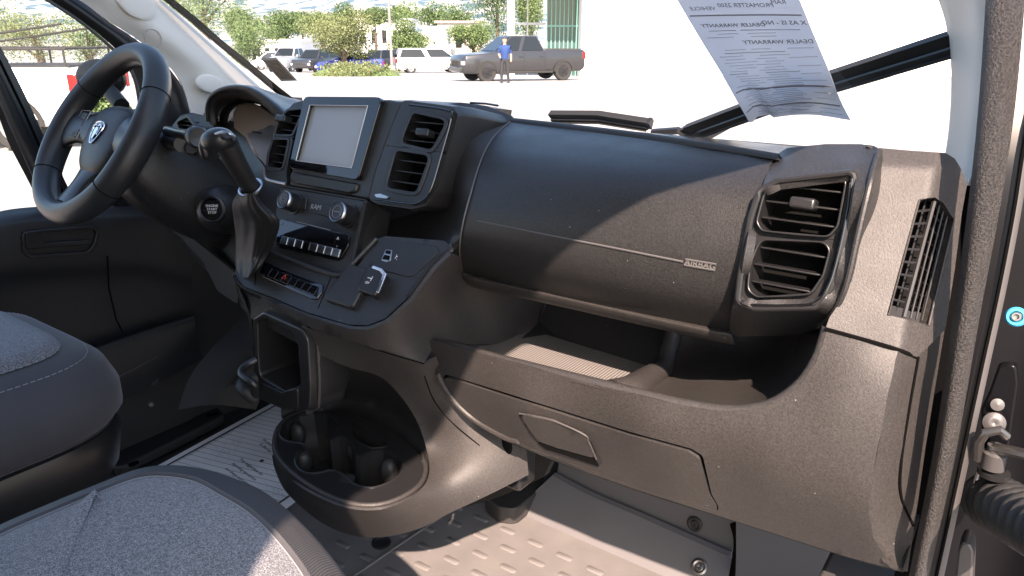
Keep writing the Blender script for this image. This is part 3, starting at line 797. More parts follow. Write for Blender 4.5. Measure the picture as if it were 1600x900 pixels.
v, f = prism(hi, (-.001, 0, 0)); build("recess", [p + V(-.016, 0, 0) for p in v], f, "void_black", hr)
v, f = prism(roundp([onX(x, y, -.855) for x, y in ((40, 362), (62, 360), (68, 374), (72, 380), (142, 375), (142, 382), (66, 388), (42, 390))], .006), (-.012, 0, 0)); build("pull_handle", v, f, "satin_black", dd, bevel=.002)
v, f = loft([[onX(x, y, -.872) for x, y in ((120, 552), (200, 524), (300, 492))], [onX(x, y, -.84) for x, y in ((122, 560), (204, 530), (304, 498))], [onX(x, y, -.83) for x, y in ((130, 620), (215, 580), (310, 540))], [onX(x, y, -.85) for x, y in ((140, 650), (225, 610), (318, 560))]], 16, 16)
build("map_pocket", v, f, "door_plastic", dd, solid=.015)
v, f = sweep([onX(x, y, -.836) for x, y in ((150, 604), (200, 580), (245, 556))], .007, 8); build("pocket_rib", v, f, "seat_side", dd)
v, f = sweep([onX(x, y, -.862) for x, y in ((168, 400), (170, 450), (182, 500), (192, 520))], .0018, 6); build("panel_seam", v, f, "gap_black", dd)
v, f = prism([onX(x, y, -.845) for x, y in ((252, 550), (262, 548), (246, 600), (236, 605))], (-.01, 0, 0)); build("edge_strip", v, f, "seat_side", dd)
v, f = lathe(onX(236, 632, -.80), V(1, -.4, .4), [(.008, -.004), (.008, .003), (.005, .006), (0, .006)], 16); build("door_stud", v, f, "body_grey_trim", dd)

# ---------------------------------------------------------------- floor
rows = [[V(x, y, 0) for x in np.linspace(-1.0, 1.0, 9)] for y in (-1.3, 0, .6, 1.0, 1.27)]
v, f = grid_mesh(rows); floor = tag(build("cab_floor", v, f, "floor_carpet", solid=.03), kind="structure")
rows = [[V(x, 1.27, 0) for x in np.linspace(-1, 1, 9)], [V(x, 1.36, .06) for x in np.linspace(-1, 1, 9)], [V(x, 1.46, .22) for x in np.linspace(-1, 1, 9)], [V(x, 1.47, .9) for x in np.linspace(-1, 1, 9)]]
v, f = grid_mesh(rows); tag(build("firewall", v, f, "floor_carpet", solid=.03), kind="structure")
# driver footwell: wheel arch hump and ribbed kick plate
rows = [[onX(x, y, -.70) for x, y in ((372, 470), (372, 500), (330, 545), (296, 590), (278, 640))], [onX(x, y, -.62) for x, y in ((400, 480), (400, 520), (372, 560), (345, 605), (330, 632))], [onX(x, y, -.56) for x, y in ((440, 500), (440, 540), (425, 585), (410, 615), (400, 640))]]
hump = thing("footwell_liner", "dark curved liner in the driver footwell", "liner", (-.65, 1.2, 0))
v, f = loft(rows, 18, 12); build("liner", v, f, "matte_black", hump, solid=.01)
for i in range(9):
    p0, p1 = onX(352 + i * 6, 604 - i * 1, -.60), onX(385 + i * 4, 560 - i * 2, -.60)
    v, f = sweep([p0, p1], .0016, 5); build("rib", v, f, "satin_black", hump)
v, f = prism(roundp([onZ(x, y, .035) for x, y in ((262, 640), (330, 622), (352, 648), (270, 690), (180, 735), (170, 715))], .03), (0, 0, -.03))
st = thing("sill_step", "black plastic sill step inside the driver door", "sill", onZ(260, 680, 0))
build("tread", v, f, "door_plastic", st, bevel=.006)
v, f = prism(roundp([onZ(x, y, .0362) for x, y in ((322, 648), (340, 643), (342, 647), (324, 653))], .008), (0, 0, .001)); build("slot", v, f, "gap_black", st)
v, f = prism(roundp([onZ(x, y, .0362) for x, y in ((200, 725), (216, 719), (218, 724), (202, 731))], .008), (0, 0, .001)); build("slot", v, f, "gap_black", st)

# passenger floor mat with raised pills
mat_out = [onZ(x, y, .006) for x, y in ((432, 806), (520, 740), (640, 690), (760, 768), (812, 800), (1004, 903))]
mo = [V(-.38, .92, .006), V(-.30, 1.24, .006), V(.06, 1.255, .006), V(.60, 1.25, .006), V(.72, 1.1, .006), V(.80, .3, .006), V(-.2, .3, .006), V(-.32, .6, .006)]
fm = thing("floor_mat", "grey rubber floor mat with raised oblong bumps in the passenger footwell", "floor mat", (.25, .9, 0))
v, f = prism(roundp(mo, .05), (0, 0, -.005)); build("sheet", v, f, "floor_mat", fm, bevel=.002)
pill = roundp([V(-.021, -.0085, 0), V(.021, -.0085, 0), V(.021, .0085, 0), V(-.021, .0085, 0)], .0084, 5)
inn = [p * V(.88, .74, 1) + V(0, 0, .0018) for p in pill]
k = len(pill)
pv, pf = list(pill) + inn, [(i, (i + 1) % k, k + (i + 1) % k, k + i) for i in range(k)] + [tuple(range(k, 2 * k))]
first = None
for j in range(11):
    for i in range(14):
        x = -.26 + i * .078 + (.039 if j % 2 else 0); y = .66 + j * .052
        if y > 1.21 or x > .66 or (x < -.2 and y > .9): continue
        if first is None:
            first = build("tread_bump", pv, pf, "floor_mat", fm, smooth=50); o = first
        else:
            o = first.copy(); COL.objects.link(o)
        o.location = (x, y, .0062)
v, f = sweep([onZ(x, y, .0075) for x, y in ((545, 905), (590, 874), (640, 840), (720, 786))], .004, 8, flat=.6); build("ridge", v, f, "floor_mat", fm)
v, f = lathe(onZ(596, 849, .007), V(0, 0, 1), [(.022, 0), (.022, .003), (.017, .004), (.015, .002), (0, .002)], 24); build("clip", v, f, "matte_black", fm)

# toe board
tb = thing("toe_board", "pale toe board panel with two dark screws under the glovebox", "panel", (.35, 1.3, 0))
lo = [(806, 806), (880, 842), (960, 882), (1040, 925), (1140, 975)]
def toeP(px, py, pl): return onP(px, py, pl)
TP = (1.245, .0, .95)                                   # lower sloping face: Y = 1.245 + .95 Z
r0 = [toeP(x, y, TP) for x, y in lo]
r1 = [toeP(x, y, TP) for x, y in ((818, 785), (890, 820), (970, 858), (1060, 905), (1150, 945))]
r2 = [toeP(x, y, TP) for x, y in ((868, 738), (925, 768), (1000, 800), (1080, 835), (1142, 862))]
v, f = loft([r0, r1, r2], 16, 10); build("lower_face", v, f, "toe_panel", tb, solid=.01, bevel=0)
zt = r2[2][1]
r3 = [V(p[0], p[1] + .012, p[2] + .012) for p in r2]; r4 = [V(p[0] + .02, p[1] + .05, p[2] + .35) for p in r2]
v, f = loft([r2, r3, r4], 16, 10); build("upper_face", v, f, "toe_upper", tb, solid=.01)
for x, y in ((1086, 818), (1093, 886)):
    pl = TP if y > 850 else (r3[3][1], r3[3][2], .14)
    c = onP(x, y, pl); nn = unit(V(0, -1, .95 if y > 850 else .14))
    v, f = lathe(c, nn, [(.017, -.002), (.017, .004), (.013, .006), (.009, .004), (.007, .006), (.003, .006), (0, .003)], 22)
    sw = build("screw", v, f, "steel" if y > 850 else "matte_black", tb)
rows = [[onY(x, y, 1.26) for x, y in ((1140, 818), (1146, 850), (1138, 905))], [onY(x, y, 1.23) for x, y in ((1160, 824), (1158, 860), (1150, 905))]]
v, f = loft(rows, 12, 4); build("edge_rubber", v, f, "gap_black", tb, solid=.02)
rows = [[onY(x, y, 1.22) for x, y in ((1150, 800), (1350, 840))], [onY(x, y, 1.18) for x, y in ((1150, 880), (1350, 905))], [onY(x, y, 1.12) for x, y in ((1145, 960), (1350, 985))]]
v, f = loft(rows, 8, 8); build("side_kick", v, f, "toe_upper", tb, solid=.01)
v, f = box(onY(1400, 905, .95), (.16, .25, .05)); build("sill_box", v, f, "body_grey_trim", tb, bevel=.006)

# paper mat on the driver floor
A, B_, D_ = onZ(214, 745, .012), onZ(432, 626, .012), onZ(432, 806, .012)
ex, ey = unit(B_ - A), unit(D_ - A); wA, wB = np.linalg.norm(B_ - A), np.linalg.norm(D_ - A)
pm = thing("paper_mat", "white printed paper mat lying on the driver floor", "paper", (A + D_) / 2)
def PM(u, w, dz=0): return A + ex * u + ey * w + V(0, 0, dz)
rows = [[PM(wA * i / 10, wB * j / 8, .002 * math.sin(i * 1.3) * math.sin(j * 1.1)) for i in range(11)] for j in range(9)]
v, f = loft(rows, 30, 24); build("sheet", v, f, "paper", pm, solid=.0006, soff=1)
def pline(a, c, w, nm="printed_line", mat="ink"):
    a, c = np.array(a), np.array(c); s = unit(np.cross(c - a, (0, 0, 1))) * w / 2
    v, f = prism([a - s, c - s, c + s, a + s], (0, 0, .0004)); return build(nm, v, f, mat, pm, smooth=0)
dz = .0042
bd_ = .028
for a, c in (((bd_, bd_), (wA, bd_)), ((bd_, wB - bd_), (wA, wB - bd_)), ((bd_, bd_), (bd_, wB - bd_))):
    pline(PM(*a, dz), PM(*c, dz), .006)
for i in range(1, 24): pline(PM(bd_ + i * .021, bd_, dz - .0004), PM(bd_ + i * .021, wB - bd_, dz - .0004), .0009, mat="ink_grey")
def floor_text(body, p0, p1, k):
    a, c = onZ(*p0, .0168), onZ(*p1, .0168); x = unit(c - a)
    lettering("printed_text", body, (a + c) / 2, x, np.cross((0, 0, 1), x), np.linalg.norm(c - a) / k, "ink", pm, .0003)
floor_text("Your suggestions for", (372, 714), (414, 745), 10.2)
floor_text("improving our service", (360, 721), (404, 753), 10.8)
floor_text("are always welcome", (350, 729), (391, 759), 9.8)
floor_text("the moment", (410, 685), (433, 702), 5.8)
floor_text("in the van", (405, 692), (426, 708), 4.8)
v, f = lathe(onZ(409, 720, .0168), V(0, 0, 1), [(.006, 0), (.006, .0004), (0, .0004)], 14); build("printed_dot", v, f, "ink", pm)
# speckled patches (printed footprints)
g = random.Random(5); pv, pf = [], []
for cx, cy in ((348, 706), (372, 690), (430, 770), (440, 735)):
    for i in range(130):
        p = onZ(cx + g.gauss(0, 9), cy + g.gauss(0, 6), .0165)
        k = len(pv); s = .0008
        pv += [p + V(-s, -s, 0), p + V(s, -s, 0), p + V(s, s, 0), p + V(-s, s, 0)]; pf.append((k, k + 1, k + 2, k + 3))
tag(build("printed_speckle", pv, pf, "ink_faint", pm, smooth=0), kind="stuff")

# ---------------------------------------------------------------- seats
def cushion(name, x0, x1, yf, yb, z, prof, r, parent, mat, n=72):
    rows = []
    for dz_, ins in prof:
        o = roundp([V(x0 + ins, yf - ins, 0), V(x1 - ins, yf - ins, 0), V(x1 - ins, yb + ins, 0), V(x0 + ins, yb + ins, 0)], [max(.02, r - ins), max(.02, r - ins), .05, .05], 8)
        rows.append([p + V(0, 0, z + dz_) for p in resample(o, n)])
    return rows
ds = thing("driver_seat", "driver seat with grey fabric centre and pale stitching", "seat", (-.5, .3, 0))
R = cushion("c", -.76, -.235, .60, -.05, .575, [(-.135, .02), (-.11, .0), (-.07, .0), (-.03, .016), (-.008, .04), (.004, .07), (.008, .12)], .17, ds, "seat_side")
v, f = grid_mesh(R, True); f.append(tuple(range(len(v) - 72, len(v)))); build("cushion", v, f, "seat_side", ds, smooth=80)
R2 = cushion("c", -.76, -.235, .60, -.05, .588, [(-.006, .078), (.004, .083), (.010, .105), (.014, .15)], .17, ds, "seat_knit")
v, f = grid_mesh(R2, True); f.append(tuple(range(len(v) - 72, len(v)))); build("centre_panel", v, f, "seat_knit", ds, smooth=80)
def stitches(loop, r, parent, mat="thread", dash=.006, gap=.0025):
    L = resample(loop, 500); out = []; tot = sum(np.linalg.norm(L[i] - L[i - 1]) for i in range(500)); step = tot / 500
    k = max(2, int(round((dash + gap) / step)))
    for i in range(0, 500 - k, k): out.append(sweep([L[i] + V(0, 0, r * .6), L[i + max(1, int(k * dash / (dash + gap)))] + V(0, 0, r * .6)], r, 4))
    return tag(build("stitching", *join(*out), mat, parent), kind="stuff")
stitches(R[4], .0008, ds, dash=.009, gap=.003); stitches(R2[0], .0008, ds, dash=.009, gap=.003)
Rb = cushion("c", -.755, -.24, .592, -.05, .385, [(-.10, .09), (-.075, .04), (-.03, .012), (.03, .0), (.052, .004), (.056, .016)], .17, ds, "satin_black")
v, f = grid_mesh(Rb, True); f.append(tuple(range(72))); build("base_skirt", v, f, "satin_black", ds, smooth=60)
v, f = sweep(R[0] + [R[0][0]], .0035, 6); build("skirt_bead", v, f, "body_grey_trim", ds)
v, f = box((-.5, .2, .12), (.42, .5, .22)); build("pedestal", v, f, "matte_black", ds, bevel=.01)
for x in (-.70, -.30):
    v, f = box((x, .2, .22), (.035, .62, .035)); build("slide_rail", v, f, "satin_black", ds, bevel=.004)
v, f = sweep(catmull([V(-.70, .44, .17), V(-.6, .56, .18), V(-.4, .56, .18), V(-.30, .44, .17)], 16), .007, 8); build("slide_lever", v, f, "steel", ds)

ps = thing("passenger_seat", "passenger seat cushion of light grey knit fabric with a ribbed dark front band", "seat", (.5, 0, 0))
OUT = [(-90, 880), (0, 832), (80, 797), (150, 768), (215, 743), (265, 736), (315, 741), (365, 755), (415, 778), (465, 820), (510, 870), (545, 920), (600, 1010)]
SEM = [(-87, 882), (3, 834), (83, 799), (153, 770), (217, 746), (262, 743), (307, 751), (347, 772), (390, 798), (430, 835), (470, 885), (496, 930), (545, 1015)]
row1 = [onZ(x, y, .585) for x, y in OUT]
row2 = [onZ(x, y, .618) for x, y in SEM]
c0 = V(.52, .02, 0)
rowm = [V(p[0], p[1], .603) * .5 + V(q[0], q[1], .603) * .5 + unit(V(p[0], p[1], 0) - c0) * .004 for p, q in zip(row1, row2)]
row0 = [p + unit(V(p[0], p[1], 0) - c0) * (-.01) + V(0, 0, -.16) for p in row1]
v, f = loft([row0, [p + V(0, 0, -.05) + unit(V(p[0], p[1], 0) - c0) * .012 for p in row1], row1, rowm, row2], 60, 24); build("front_band", v, f, "seat_band", ps, solid=.004)
row3 = [V(*(p * .86 + V(c0[0], c0[1], .632) * .14)) for p in row2]; row3 = [V(p[0], p[1], .630) for p in row3]
row4 = [V(p[0] * .5 + c0[0] * .5, p[1] * .5 + c0[1] * .5, .632) for p in row2]
row5 = [V(c0[0] + (p[0] - c0[0]) * .06, c0[1] + (p[1] - c0[1]) * .06 - .1, .628) for p in row2]
v, f = loft([row2, row3, row4, row5], 60, 30); build("centre_panel", v, f, "seat_knit", ps, solid=.004)
v, f = sweep(catmull([p + V(0, 0, .001) for p in row2], 60), .0028, 6); build("welt", v, f, "seat_side", ps)
L2 = catmull([p * .988 + V(c0[0], c0[1], .632) * .012 + V(0, 0, .002) for p in row2], 60)
v, f = sweep(L2, .0007, 5); build("stitching", v, f, "thread", ps)
# left bolster that rises from a crease
cr = [onZ(x, y, .6335) for x, y in ((150, 771), (138, 800), (118, 845), (96, 900), (70, 960))]
lf = [onZ(x, y, .615) for x, y in ((148, 772), (60, 812), (-20, 850), (-90, 890), (-160, 930))]
lf = [p - V(0, 0, .03) for p in lf]
md = [(a + c) / 2 + V(0, 0, .017) for a, c in zip(cr, lf)]
v, f = loft([cr, [a * .85 + c * .15 + V(0, 0, .009) for a, c in zip(cr, lf)], md, lf], 24, 14); build("bolster", v, f, "seat_knit", ps, solid=.01)
v, f = box((.52, -.05, .30), (.5, .6, .40)); build("pedestal", v, f, "matte_black", ps, bevel=.02)

# ---------------------------------------------------------------- on the glass
pp = thing("window_form", "curled white printed form stuck to the inside of the windshield at the top right", "paper", onF(1190, 90, f_ws, .5, 2.0))
gin = lambda x, z: f_ws(x, z) - .012
lft = [(1035, -40), (1058, 0), (1096, 62), (1130, 120), (1160, 168), (1176, 190)]
rgt = [(1236, -40), (1250, 0), (1272, 58), (1296, 112), (1316, 155), (1334, 186)]
cols = []
for i in range(25):
    u = i / 24; col = []
    for (a, b2), (c, d) in zip(lft, rgt):
        bow = (-10 * math.sin(u * math.pi) - (6 if 0.05 < u < .25 else 0)) if b2 > 150 else (-3 * math.sin(u * math.pi))
        p = onF(a + (c - a) * u, b2 + (d - b2) * u + bow * (1 if b2 > 150 else .4), gin, .5, 2.0)
        curl = .02 * max(0, (b2 - 100) / 90.0) ** 2 + .004 * math.sin(u * 9 + b2 * .03)
        col.append(p + V(0, -curl, .0))
    cols.append(catmull(col, 22))
rows = [[cols[j][i] for j in range(25)] for i in range(22)]
v, f = grid_mesh(rows)
pm2 = bpy.data.materials.new("form_paper"); pm2.use_nodes = True
N = pm2.node_tree.nodes; L = pm2.node_tree.links; bs = N["Principled BSDF"]; out = N["Material Output"]
bs.inputs["Base Color"].default_value = (.66, .67, .69, 1); bs.inputs["Roughness"].default_value = .7
tr = N.new("ShaderNodeBsdfTranslucent"); tr.inputs[0].default_value = (.80, .83, .88, 1); mxs = N.new("ShaderNodeMixShader"); mxs.inputs[0].default_value = .6
nz = N.new("ShaderNodeTexNoise"); nz.inputs["Scale"].default_value = 45; bpn = N.new("ShaderNodeBump"); bpn.inputs["Strength"].default_value = .5; bpn.inputs["Distance"].default_value = .004
tco = N.new("ShaderNodeTexCoord"); L.new(tco.outputs["Object"], nz.inputs["Vector"]); L.new(nz.outputs[0], bpn.inputs["Height"]); L.new(bpn.outputs[0], bs.inputs["Normal"])
L.new(bs.outputs[0], mxs.inputs[1]); L.new(tr.outputs[0], mxs.inputs[2]); L.new(mxs.outputs[0], out.inputs[0]); M["form_paper"] = pm2
build("sheet", v, f, "form_paper", pp, smooth=180, solid=.0006)
def PF(u, w, off=.0022):                                # u across (0 left, 1 right), w down (0 top, 1 bottom)
    i = min(20.999, w * 21); j = min(23.999, u * 24); i0, j0 = int(i), int(j); a, c = i - i0, j - j0
    p = rows[i0][j0] * (1 - a) * (1 - c) + rows[i0 + 1][j0] * a * (1 - c) + rows[i0][j0 + 1] * (1 - a) * c + rows[i0 + 1][j0 + 1] * a * c
    return p + unit(CAM - p) * off
def ftext(s, u, w, size, bold=0.0):
    ex_ = unit(PF(min(1, u + .05), w) - PF(max(0, u - .05), w)); ey_ = unit(PF(u, max(0, w - .03)) - PF(u, min(1, w + .03)))
    lettering("printed_text", s, PF(u, w, .010), -ex_, ey_, size, "ink_soft", pp, .0002, bold=bold)
ftext("PROMASTER 2500", .52, .235, .0115); ftext("RAM", .82, .215, .0115); ftext("VEHICLE", .17, .25, .0115)
ftext("X AS IS - NO", .79, .325, .0120, .01); ftext("DEALER WARRANTY", .33, .335, .0112, .01)
ftext("DEALER WARRANTY", .66, .425, .0120, .01)
g = random.Random(9)
for i in range(38):
    w = .36 + i * .0165
    if abs(w - .425) < .025: continue
    for q in range(2 if i % 3 else 3):
        u0 = .06 + g.random() * .12 + q * .30; u1 = min(.95, u0 + .16 + g.random() * .16)
        pts = [PF(u0 + (u1 - u0) * t / 6, w, .0022) for t in range(7)]; wdt = .0008 if i % 7 else .0012
        v, f = sweep(pts, wdt, 4, flat=.5); build("printed_line", v, f, "ink_faint", pp, smooth=0)
for w in (.285, .70, .86):
    v, f = sweep([PF(.03 + .94 * t / 14, w, .0022) for t in range(15)], .0011, 4); build("printed_rule", v, f, "ink_grey", pp, smooth=0)
stk = thing("glass_sticker", "small tan and white sticker low on the driver side of the windshield", "sticker", onF(436, 108, f_ws, .5, 2))
gq = [onF(x, y, gin, .5, 2.0) for x, y in ((407, 91), (432, 90), (465, 126), (440, 127))]
v, f = prism(gq, (0, -.001, 0)); build("backing", v, f, "paper", stk)
cq = sum(gq) / 4
material("sticker_tan", (.42, .31, .23), .6, var=(60, (.60, .54, .46), .2))
v, f = prism([cq + (p - cq) * .82 + V(0, -.0025, 0) for p in gq], (0, -.0006, 0)); build("print", v, f, "sticker_tan", stk)

fo = lambda x, z: f_ws(x, z) + .035
def wiper(label, base, tip, w, arm):
    t = thing("wiper", label, "wiper", onF(*base, fo, .5, 2.0))
    a, c = onF(*base, fo, .5, 2.0), onF(*tip, fo, .5, 2.0)
    d = unit(c - a); nrm = unit(V(0, .655, .755)); sd = unit(np.cross(d, nrm))
    if sd[2] < 0: sd = -sd
    def rod(off_s, off_n, hw, hn, u0, u1, nm, mat, par=t):
        pts = [a + (c - a) * u + nrm * .01 * math.sin(math.pi * u) for u in (u0, (u0 + u1) / 2, u1)]
        rws = []
        for p in pts: rws.append([p + sd * (off_s + s * hw) + nrm * (off_n + q * hn) for s, q in ((-1, -1), (1, -1), (.5, 1), (-.5, 1))])
        v, f = grid_mesh(rws, True); f += [(0, 1, 2, 3), (8, 11, 10, 9)]; return build(nm, v, f, mat, par, bevel=.001)
    rod(.010 * w, .006, .011 * w, .008, .03, 1, "spoiler", "matte_black")
    rod(-.008 * w, .0, .006 * w, .005, .03, 1, "rubber_blade", "rubber")
    rod(-.016 * w, -.004, .0022 * w, .004, .05, 1, "lip", "rubber")
    rod(.002, .008, .016 * w, .010, .0, .035, "end_cap", "satin_black")
    if arm:
        m_ = a + (c - a) * .42
        rod(.006, .018, .017 * w, .008, .36, .46, "clip", "satin_black")
        v, f = sweep([m_ + nrm * .02, a + nrm * .03 + V(.0, .10, -.04)], [.007, .01], 8); build("arm", v, f, "satin_black", t)
wiper("long wiper blade slanting up across the windshield to the right pillar", (1068, 212), (1560, 48), 1.0, True)
wiper("parked wiper blade lying low behind the dashboard's middle", (1017, 198), (860, 184), .7, False)
v, f = sweep([onF(x, y, fo, .5, 2.0) for x, y in ((1020, 207), (1060, 204), (1075, 212))], .008, 6)
ar = thing("wiper_linkage", "thin black rod behind the dashboard right of the parked wiper blade", "rod", onF(1040, 207, fo, .5, 2)); build("rod", v, f, "satin_black", ar)
# ================================================================ dashboard
from mathutils.geometry import delaunay_2d_cdt
def tps(ctrl, reg=1e-3):
    P = np.array([(c[0] / 100., c[1] / 100.) for c in ctrl]); y = np.array([c[2] for c in ctrl]); n = len(P)
    d = np.linalg.norm(P[:, None] - P[None], axis=2); K = np.where(d > 0, d ** 2 * np.log(d + 1e-9), 0) + reg * np.eye(n)
    A = np.zeros((n + 3, n + 3)); A[:n, :n] = K; A[:n, n] = 1; A[:n, n + 1:] = P; A[n, :n] = 1; A[n + 1:, :n] = P.T
    w = np.linalg.solve(A, np.concatenate([y, np.zeros(3)]))
    def g(px, py):
        q = np.array([px / 100., py / 100.]); r = np.linalg.norm(P - q, axis=1)
        return float((w[:n] * np.where(r > 0, r ** 2 * np.log(r + 1e-9), 0)).sum() + w[n] + w[n + 1] * q[0] + w[n + 2] * q[1])
    return g
def surf(ctrl, dy=0.0):
    g = tps(ctrl); return lambda x, y: onY(x, y, g(x, y) + dy)
def _in(p, poly):
    x, y = p; c = False; n = len(poly)
    for i in range(n):
        x0, y0 = poly[i]; x1, y1 = poly[i - 1]
        if (y0 > y) != (y1 > y) and x < (x1 - x0) * (y - y0) / (y1 - y0) + x0: c = not c
    return c
def rpx(poly, r):
    return [(p[0], p[1]) for p in roundp([V(x, y, 0) for x, y in poly], r, 5)] if r else list(poly)
def cv(pts, n):                                          # a smooth run through picture positions
    return [(p[0], p[1]) for p in catmull([V(x, y, 0) for x, y in pts], n)]
def chaikin(pts, k=2, closed=True):
    P = [np.array(p, float) for p in pts]
    for _ in range(k):
        out = [] if closed else [P[0]]
        for i in range(len(P) if closed else len(P) - 1):
            a, b2 = P[i], P[(i + 1) % len(P)]; out += [a * .75 + b2 * .25, a * .25 + b2 * .75]
        if not closed: out.append(P[-1])
        P = out
    return [tuple(p) for p in P]
def patch(name, poly, fn, mat, parent, step=11, r=4, holes=(), hr=None, solid=.006, soff=-1.0, bevel=0):
    loops = [rpx(poly, r)] + [rpx(h_, hr if hr is not None else r) for h_ in holes]
    pts, edges = [], []
    for lp in loops:
        dn = []
        for i in range(len(lp)):
            a, b2 = np.array(lp[i]), np.array(lp[(i + 1) % len(lp)])
            k = max(1, int(np.linalg.norm(b2 - a) / (step * .6)))
            for j in range(k): dn.append(tuple(a + (b2 - a) * j / k))
        s = len(pts); pts += dn; edges += [(s + i, s + (i + 1) % len(dn)) for i in range(len(dn))]
    nb = len(pts); B = np.array(pts)
    x0, y0 = B.min(0); x1, y1 = B.max(0)
    y = y0 + step * .5; odd = 0
    while y < y1:
        x = x0 + step * (.25 + .5 * odd)
        while x < x1:
            if _in((x, y), loops[0]) and not any(_in((x, y), h_) for h_ in loops[1:]) and np.min(np.hypot(B[:, 0] - x, B[:, 1] - y)) > step * .45:
                pts.append((x, y))
            x += step
        y += step * .87; odd ^= 1
    r2 = delaunay_2d_cdt([Vector(p) for p in pts], edges, [], 0, 1e-4)
    vs, fs = r2[0], r2[2]
    v3 = [fn(p[0], p[1]) for p in vs]; faces = []
    for t in fs:
        c = (sum(vs[i][0] for i in t) / len(t), sum(vs[i][1] for i in t) / len(t))
        if not _in(c, loops[0]) or any(_in(c, h_) for h_ in loops[1:]): continue
        nn = np.cross(v3[t[1]] - v3[t[0]], v3[t[2]] - v3[t[0]])
        faces.append(t if np.dot(nn, CAM - v3[t[0]]) > 0 else t[::-1])
    return build(name, v3, faces, mat, parent, smooth=55, solid=solid, soff=soff, bevel=bevel)
def bead(name, pts, r, mat, parent, n=40, seg=8, flat=1.0, closed=False, smooth_path=True):
    q = catmull(pts, n, closed) if smooth_path else pts
    v, f = sweep(q, r, seg, closed, flat=flat); return build(name, v, f, mat, parent)
def nrm(pl): return unit(V(0, -1, pl[2]))
def slab(name, poly, pl, lift, depth, mat, parent, r=.003, bevel=.0012, px_r=None):
    """a flat piece on the plane pl: top face lifted off it, depth thick"""
    n = nrm(pl); o = [onP(x, y, pl) + n * lift for x, y in poly]
    v, f = prism(roundp(o, r), -n * depth); return build(name, v, f, mat, parent, bevel=bevel)
def radial(poly3, c, eu, ev, n):
    p2 = [(np.dot(p - c, eu), np.dot(p - c, ev)) for p in poly3]; out = []
    for i in range(n):
        a = 2 * math.pi * i / n; d = (math.cos(a), math.sin(a)); best = 0
        for j in range(len(p2)):
            (x0, y0), (x1, y1) = p2[j], p2[(j + 1) % len(p2)]
            ex_, ey_ = x1 - x0, y1 - y0; den = d[0] * ey_ - d[1] * ex_
            if abs(den) < 1e-12: continue
            t = (x0 * ey_ - y0 * ex_) / den; s = (x0 * d[1] - y0 * d[0]) / den
            if t > 0 and -1e-6 <= s <= 1 + 1e-6: best = max(best, t)
        out.append(c + eu * d[0] * best + ev * d[1] * best)
    return out

DB = thing("dashboard", "black dashboard with centre screen, glovebox and open storage tray", "dashboard", (.2, .9, .4))
F1 = (.86, .997, .37); F2 = (.81, .855, .5); F3 = (.715, .73, 1.0); F5 = (.785, .90, .30)

# ---------------------------------------------------------------- vents
def vent(label, hole, pl, parent, nslat, tab=None, r=.008, rim=.0035, depth=.045, frame="satin_black", tilt=.12, lift=.0):
    n = nrm(pl); eu = V(1, 0, 0); ev = unit(V(0, pl[2], 1))
    H = roundp([onP(x, y, pl) + n * lift for x, y in hole], r, 6); c = sum(H) / len(H)
    hN = resample(H, 72)
    outer = [c + (p - c) * (1 + rim * 2 / np.linalg.norm(p - c)) for p in hN]
    ins = [c + (p - c) * .93 - n * depth for p in hN]
    k = 72
    rows = [[p - n * .006 for p in outer], [p + n * .002 for p in outer], [p + n * .002 for p in hN], [p - n * .008 for p in hN], ins]
    v, f = grid_mesh(rows, True); f.append(tuple(range(4 * k, 5 * k)))
    fr = build("air_vent", v, f, frame, parent, smooth=30, bevel=.0008)
    fr["label"] = label
    lo = min(np.dot(p - c, ev) for p in hN); hi = max(np.dot(p - c, ev) for p in hN)
    for i in range(nslat):
        h0 = lo + (hi - lo) * (i + .75) / (nslat + .5)
        xs_ = []
        for j in range(k):
            a, b2 = hN[j], hN[(j + 1) % k]; ha, hb = np.dot(a - c, ev) - h0, np.dot(b2 - c, ev) - h0
            if ha * hb <= 0 and ha != hb: xs_.append(np.dot(a + (b2 - a) * ha / (ha - hb) - c, eu))
        if len(xs_) < 2: continue
        x0, x1 = min(xs_) + .001, max(xs_) - .001
        sd = unit(-n + ev * tilt)
        v, f = box(c + eu * (x0 + x1) / 2 + ev * h0 + sd * .011 - n * .004, (x1 - x0, .020, .0020), [eu, sd, unit(np.cross(eu, sd))])
        build("slat", v, f, "satin_black", fr, bevel=.0007)
    if tab:
        p = onP(*tab, pl) + n * lift
        v, f = box(p + n * .002, (.026, .020, .012), [eu, n, ev]); build("tab", v, f, "satin_black", fr, bevel=.003, bseg=3)
    v, f = prism([c + (p - c) * .95 - n * (depth - .002) for p in hN], n * .001); build("duct", v, f, "void_black", fr, smooth=0)
    return fr
def face_ring(name, outer_px, hole_px, pl, mat, parent, depth=.01, hr=.008, orr=.004, lift=0.0, n=96):
    nn = nrm(pl); eu = V(1, 0, 0); ev = unit(V(0, pl[2], 1))
    o = roundp([onP(x, y, pl) + nn * lift for x, y in outer_px], orr); h_ = roundp([onP(x, y, pl) + nn * lift for x, y in hole_px], hr, 6)
    c = sum(h_) / len(h_)
    v, f = ringm(radial(o, c, eu, ev, n), radial(h_, c, eu, ev, n), -nn * depth, back=False); return build(name, v, f, mat, parent, smooth=30)

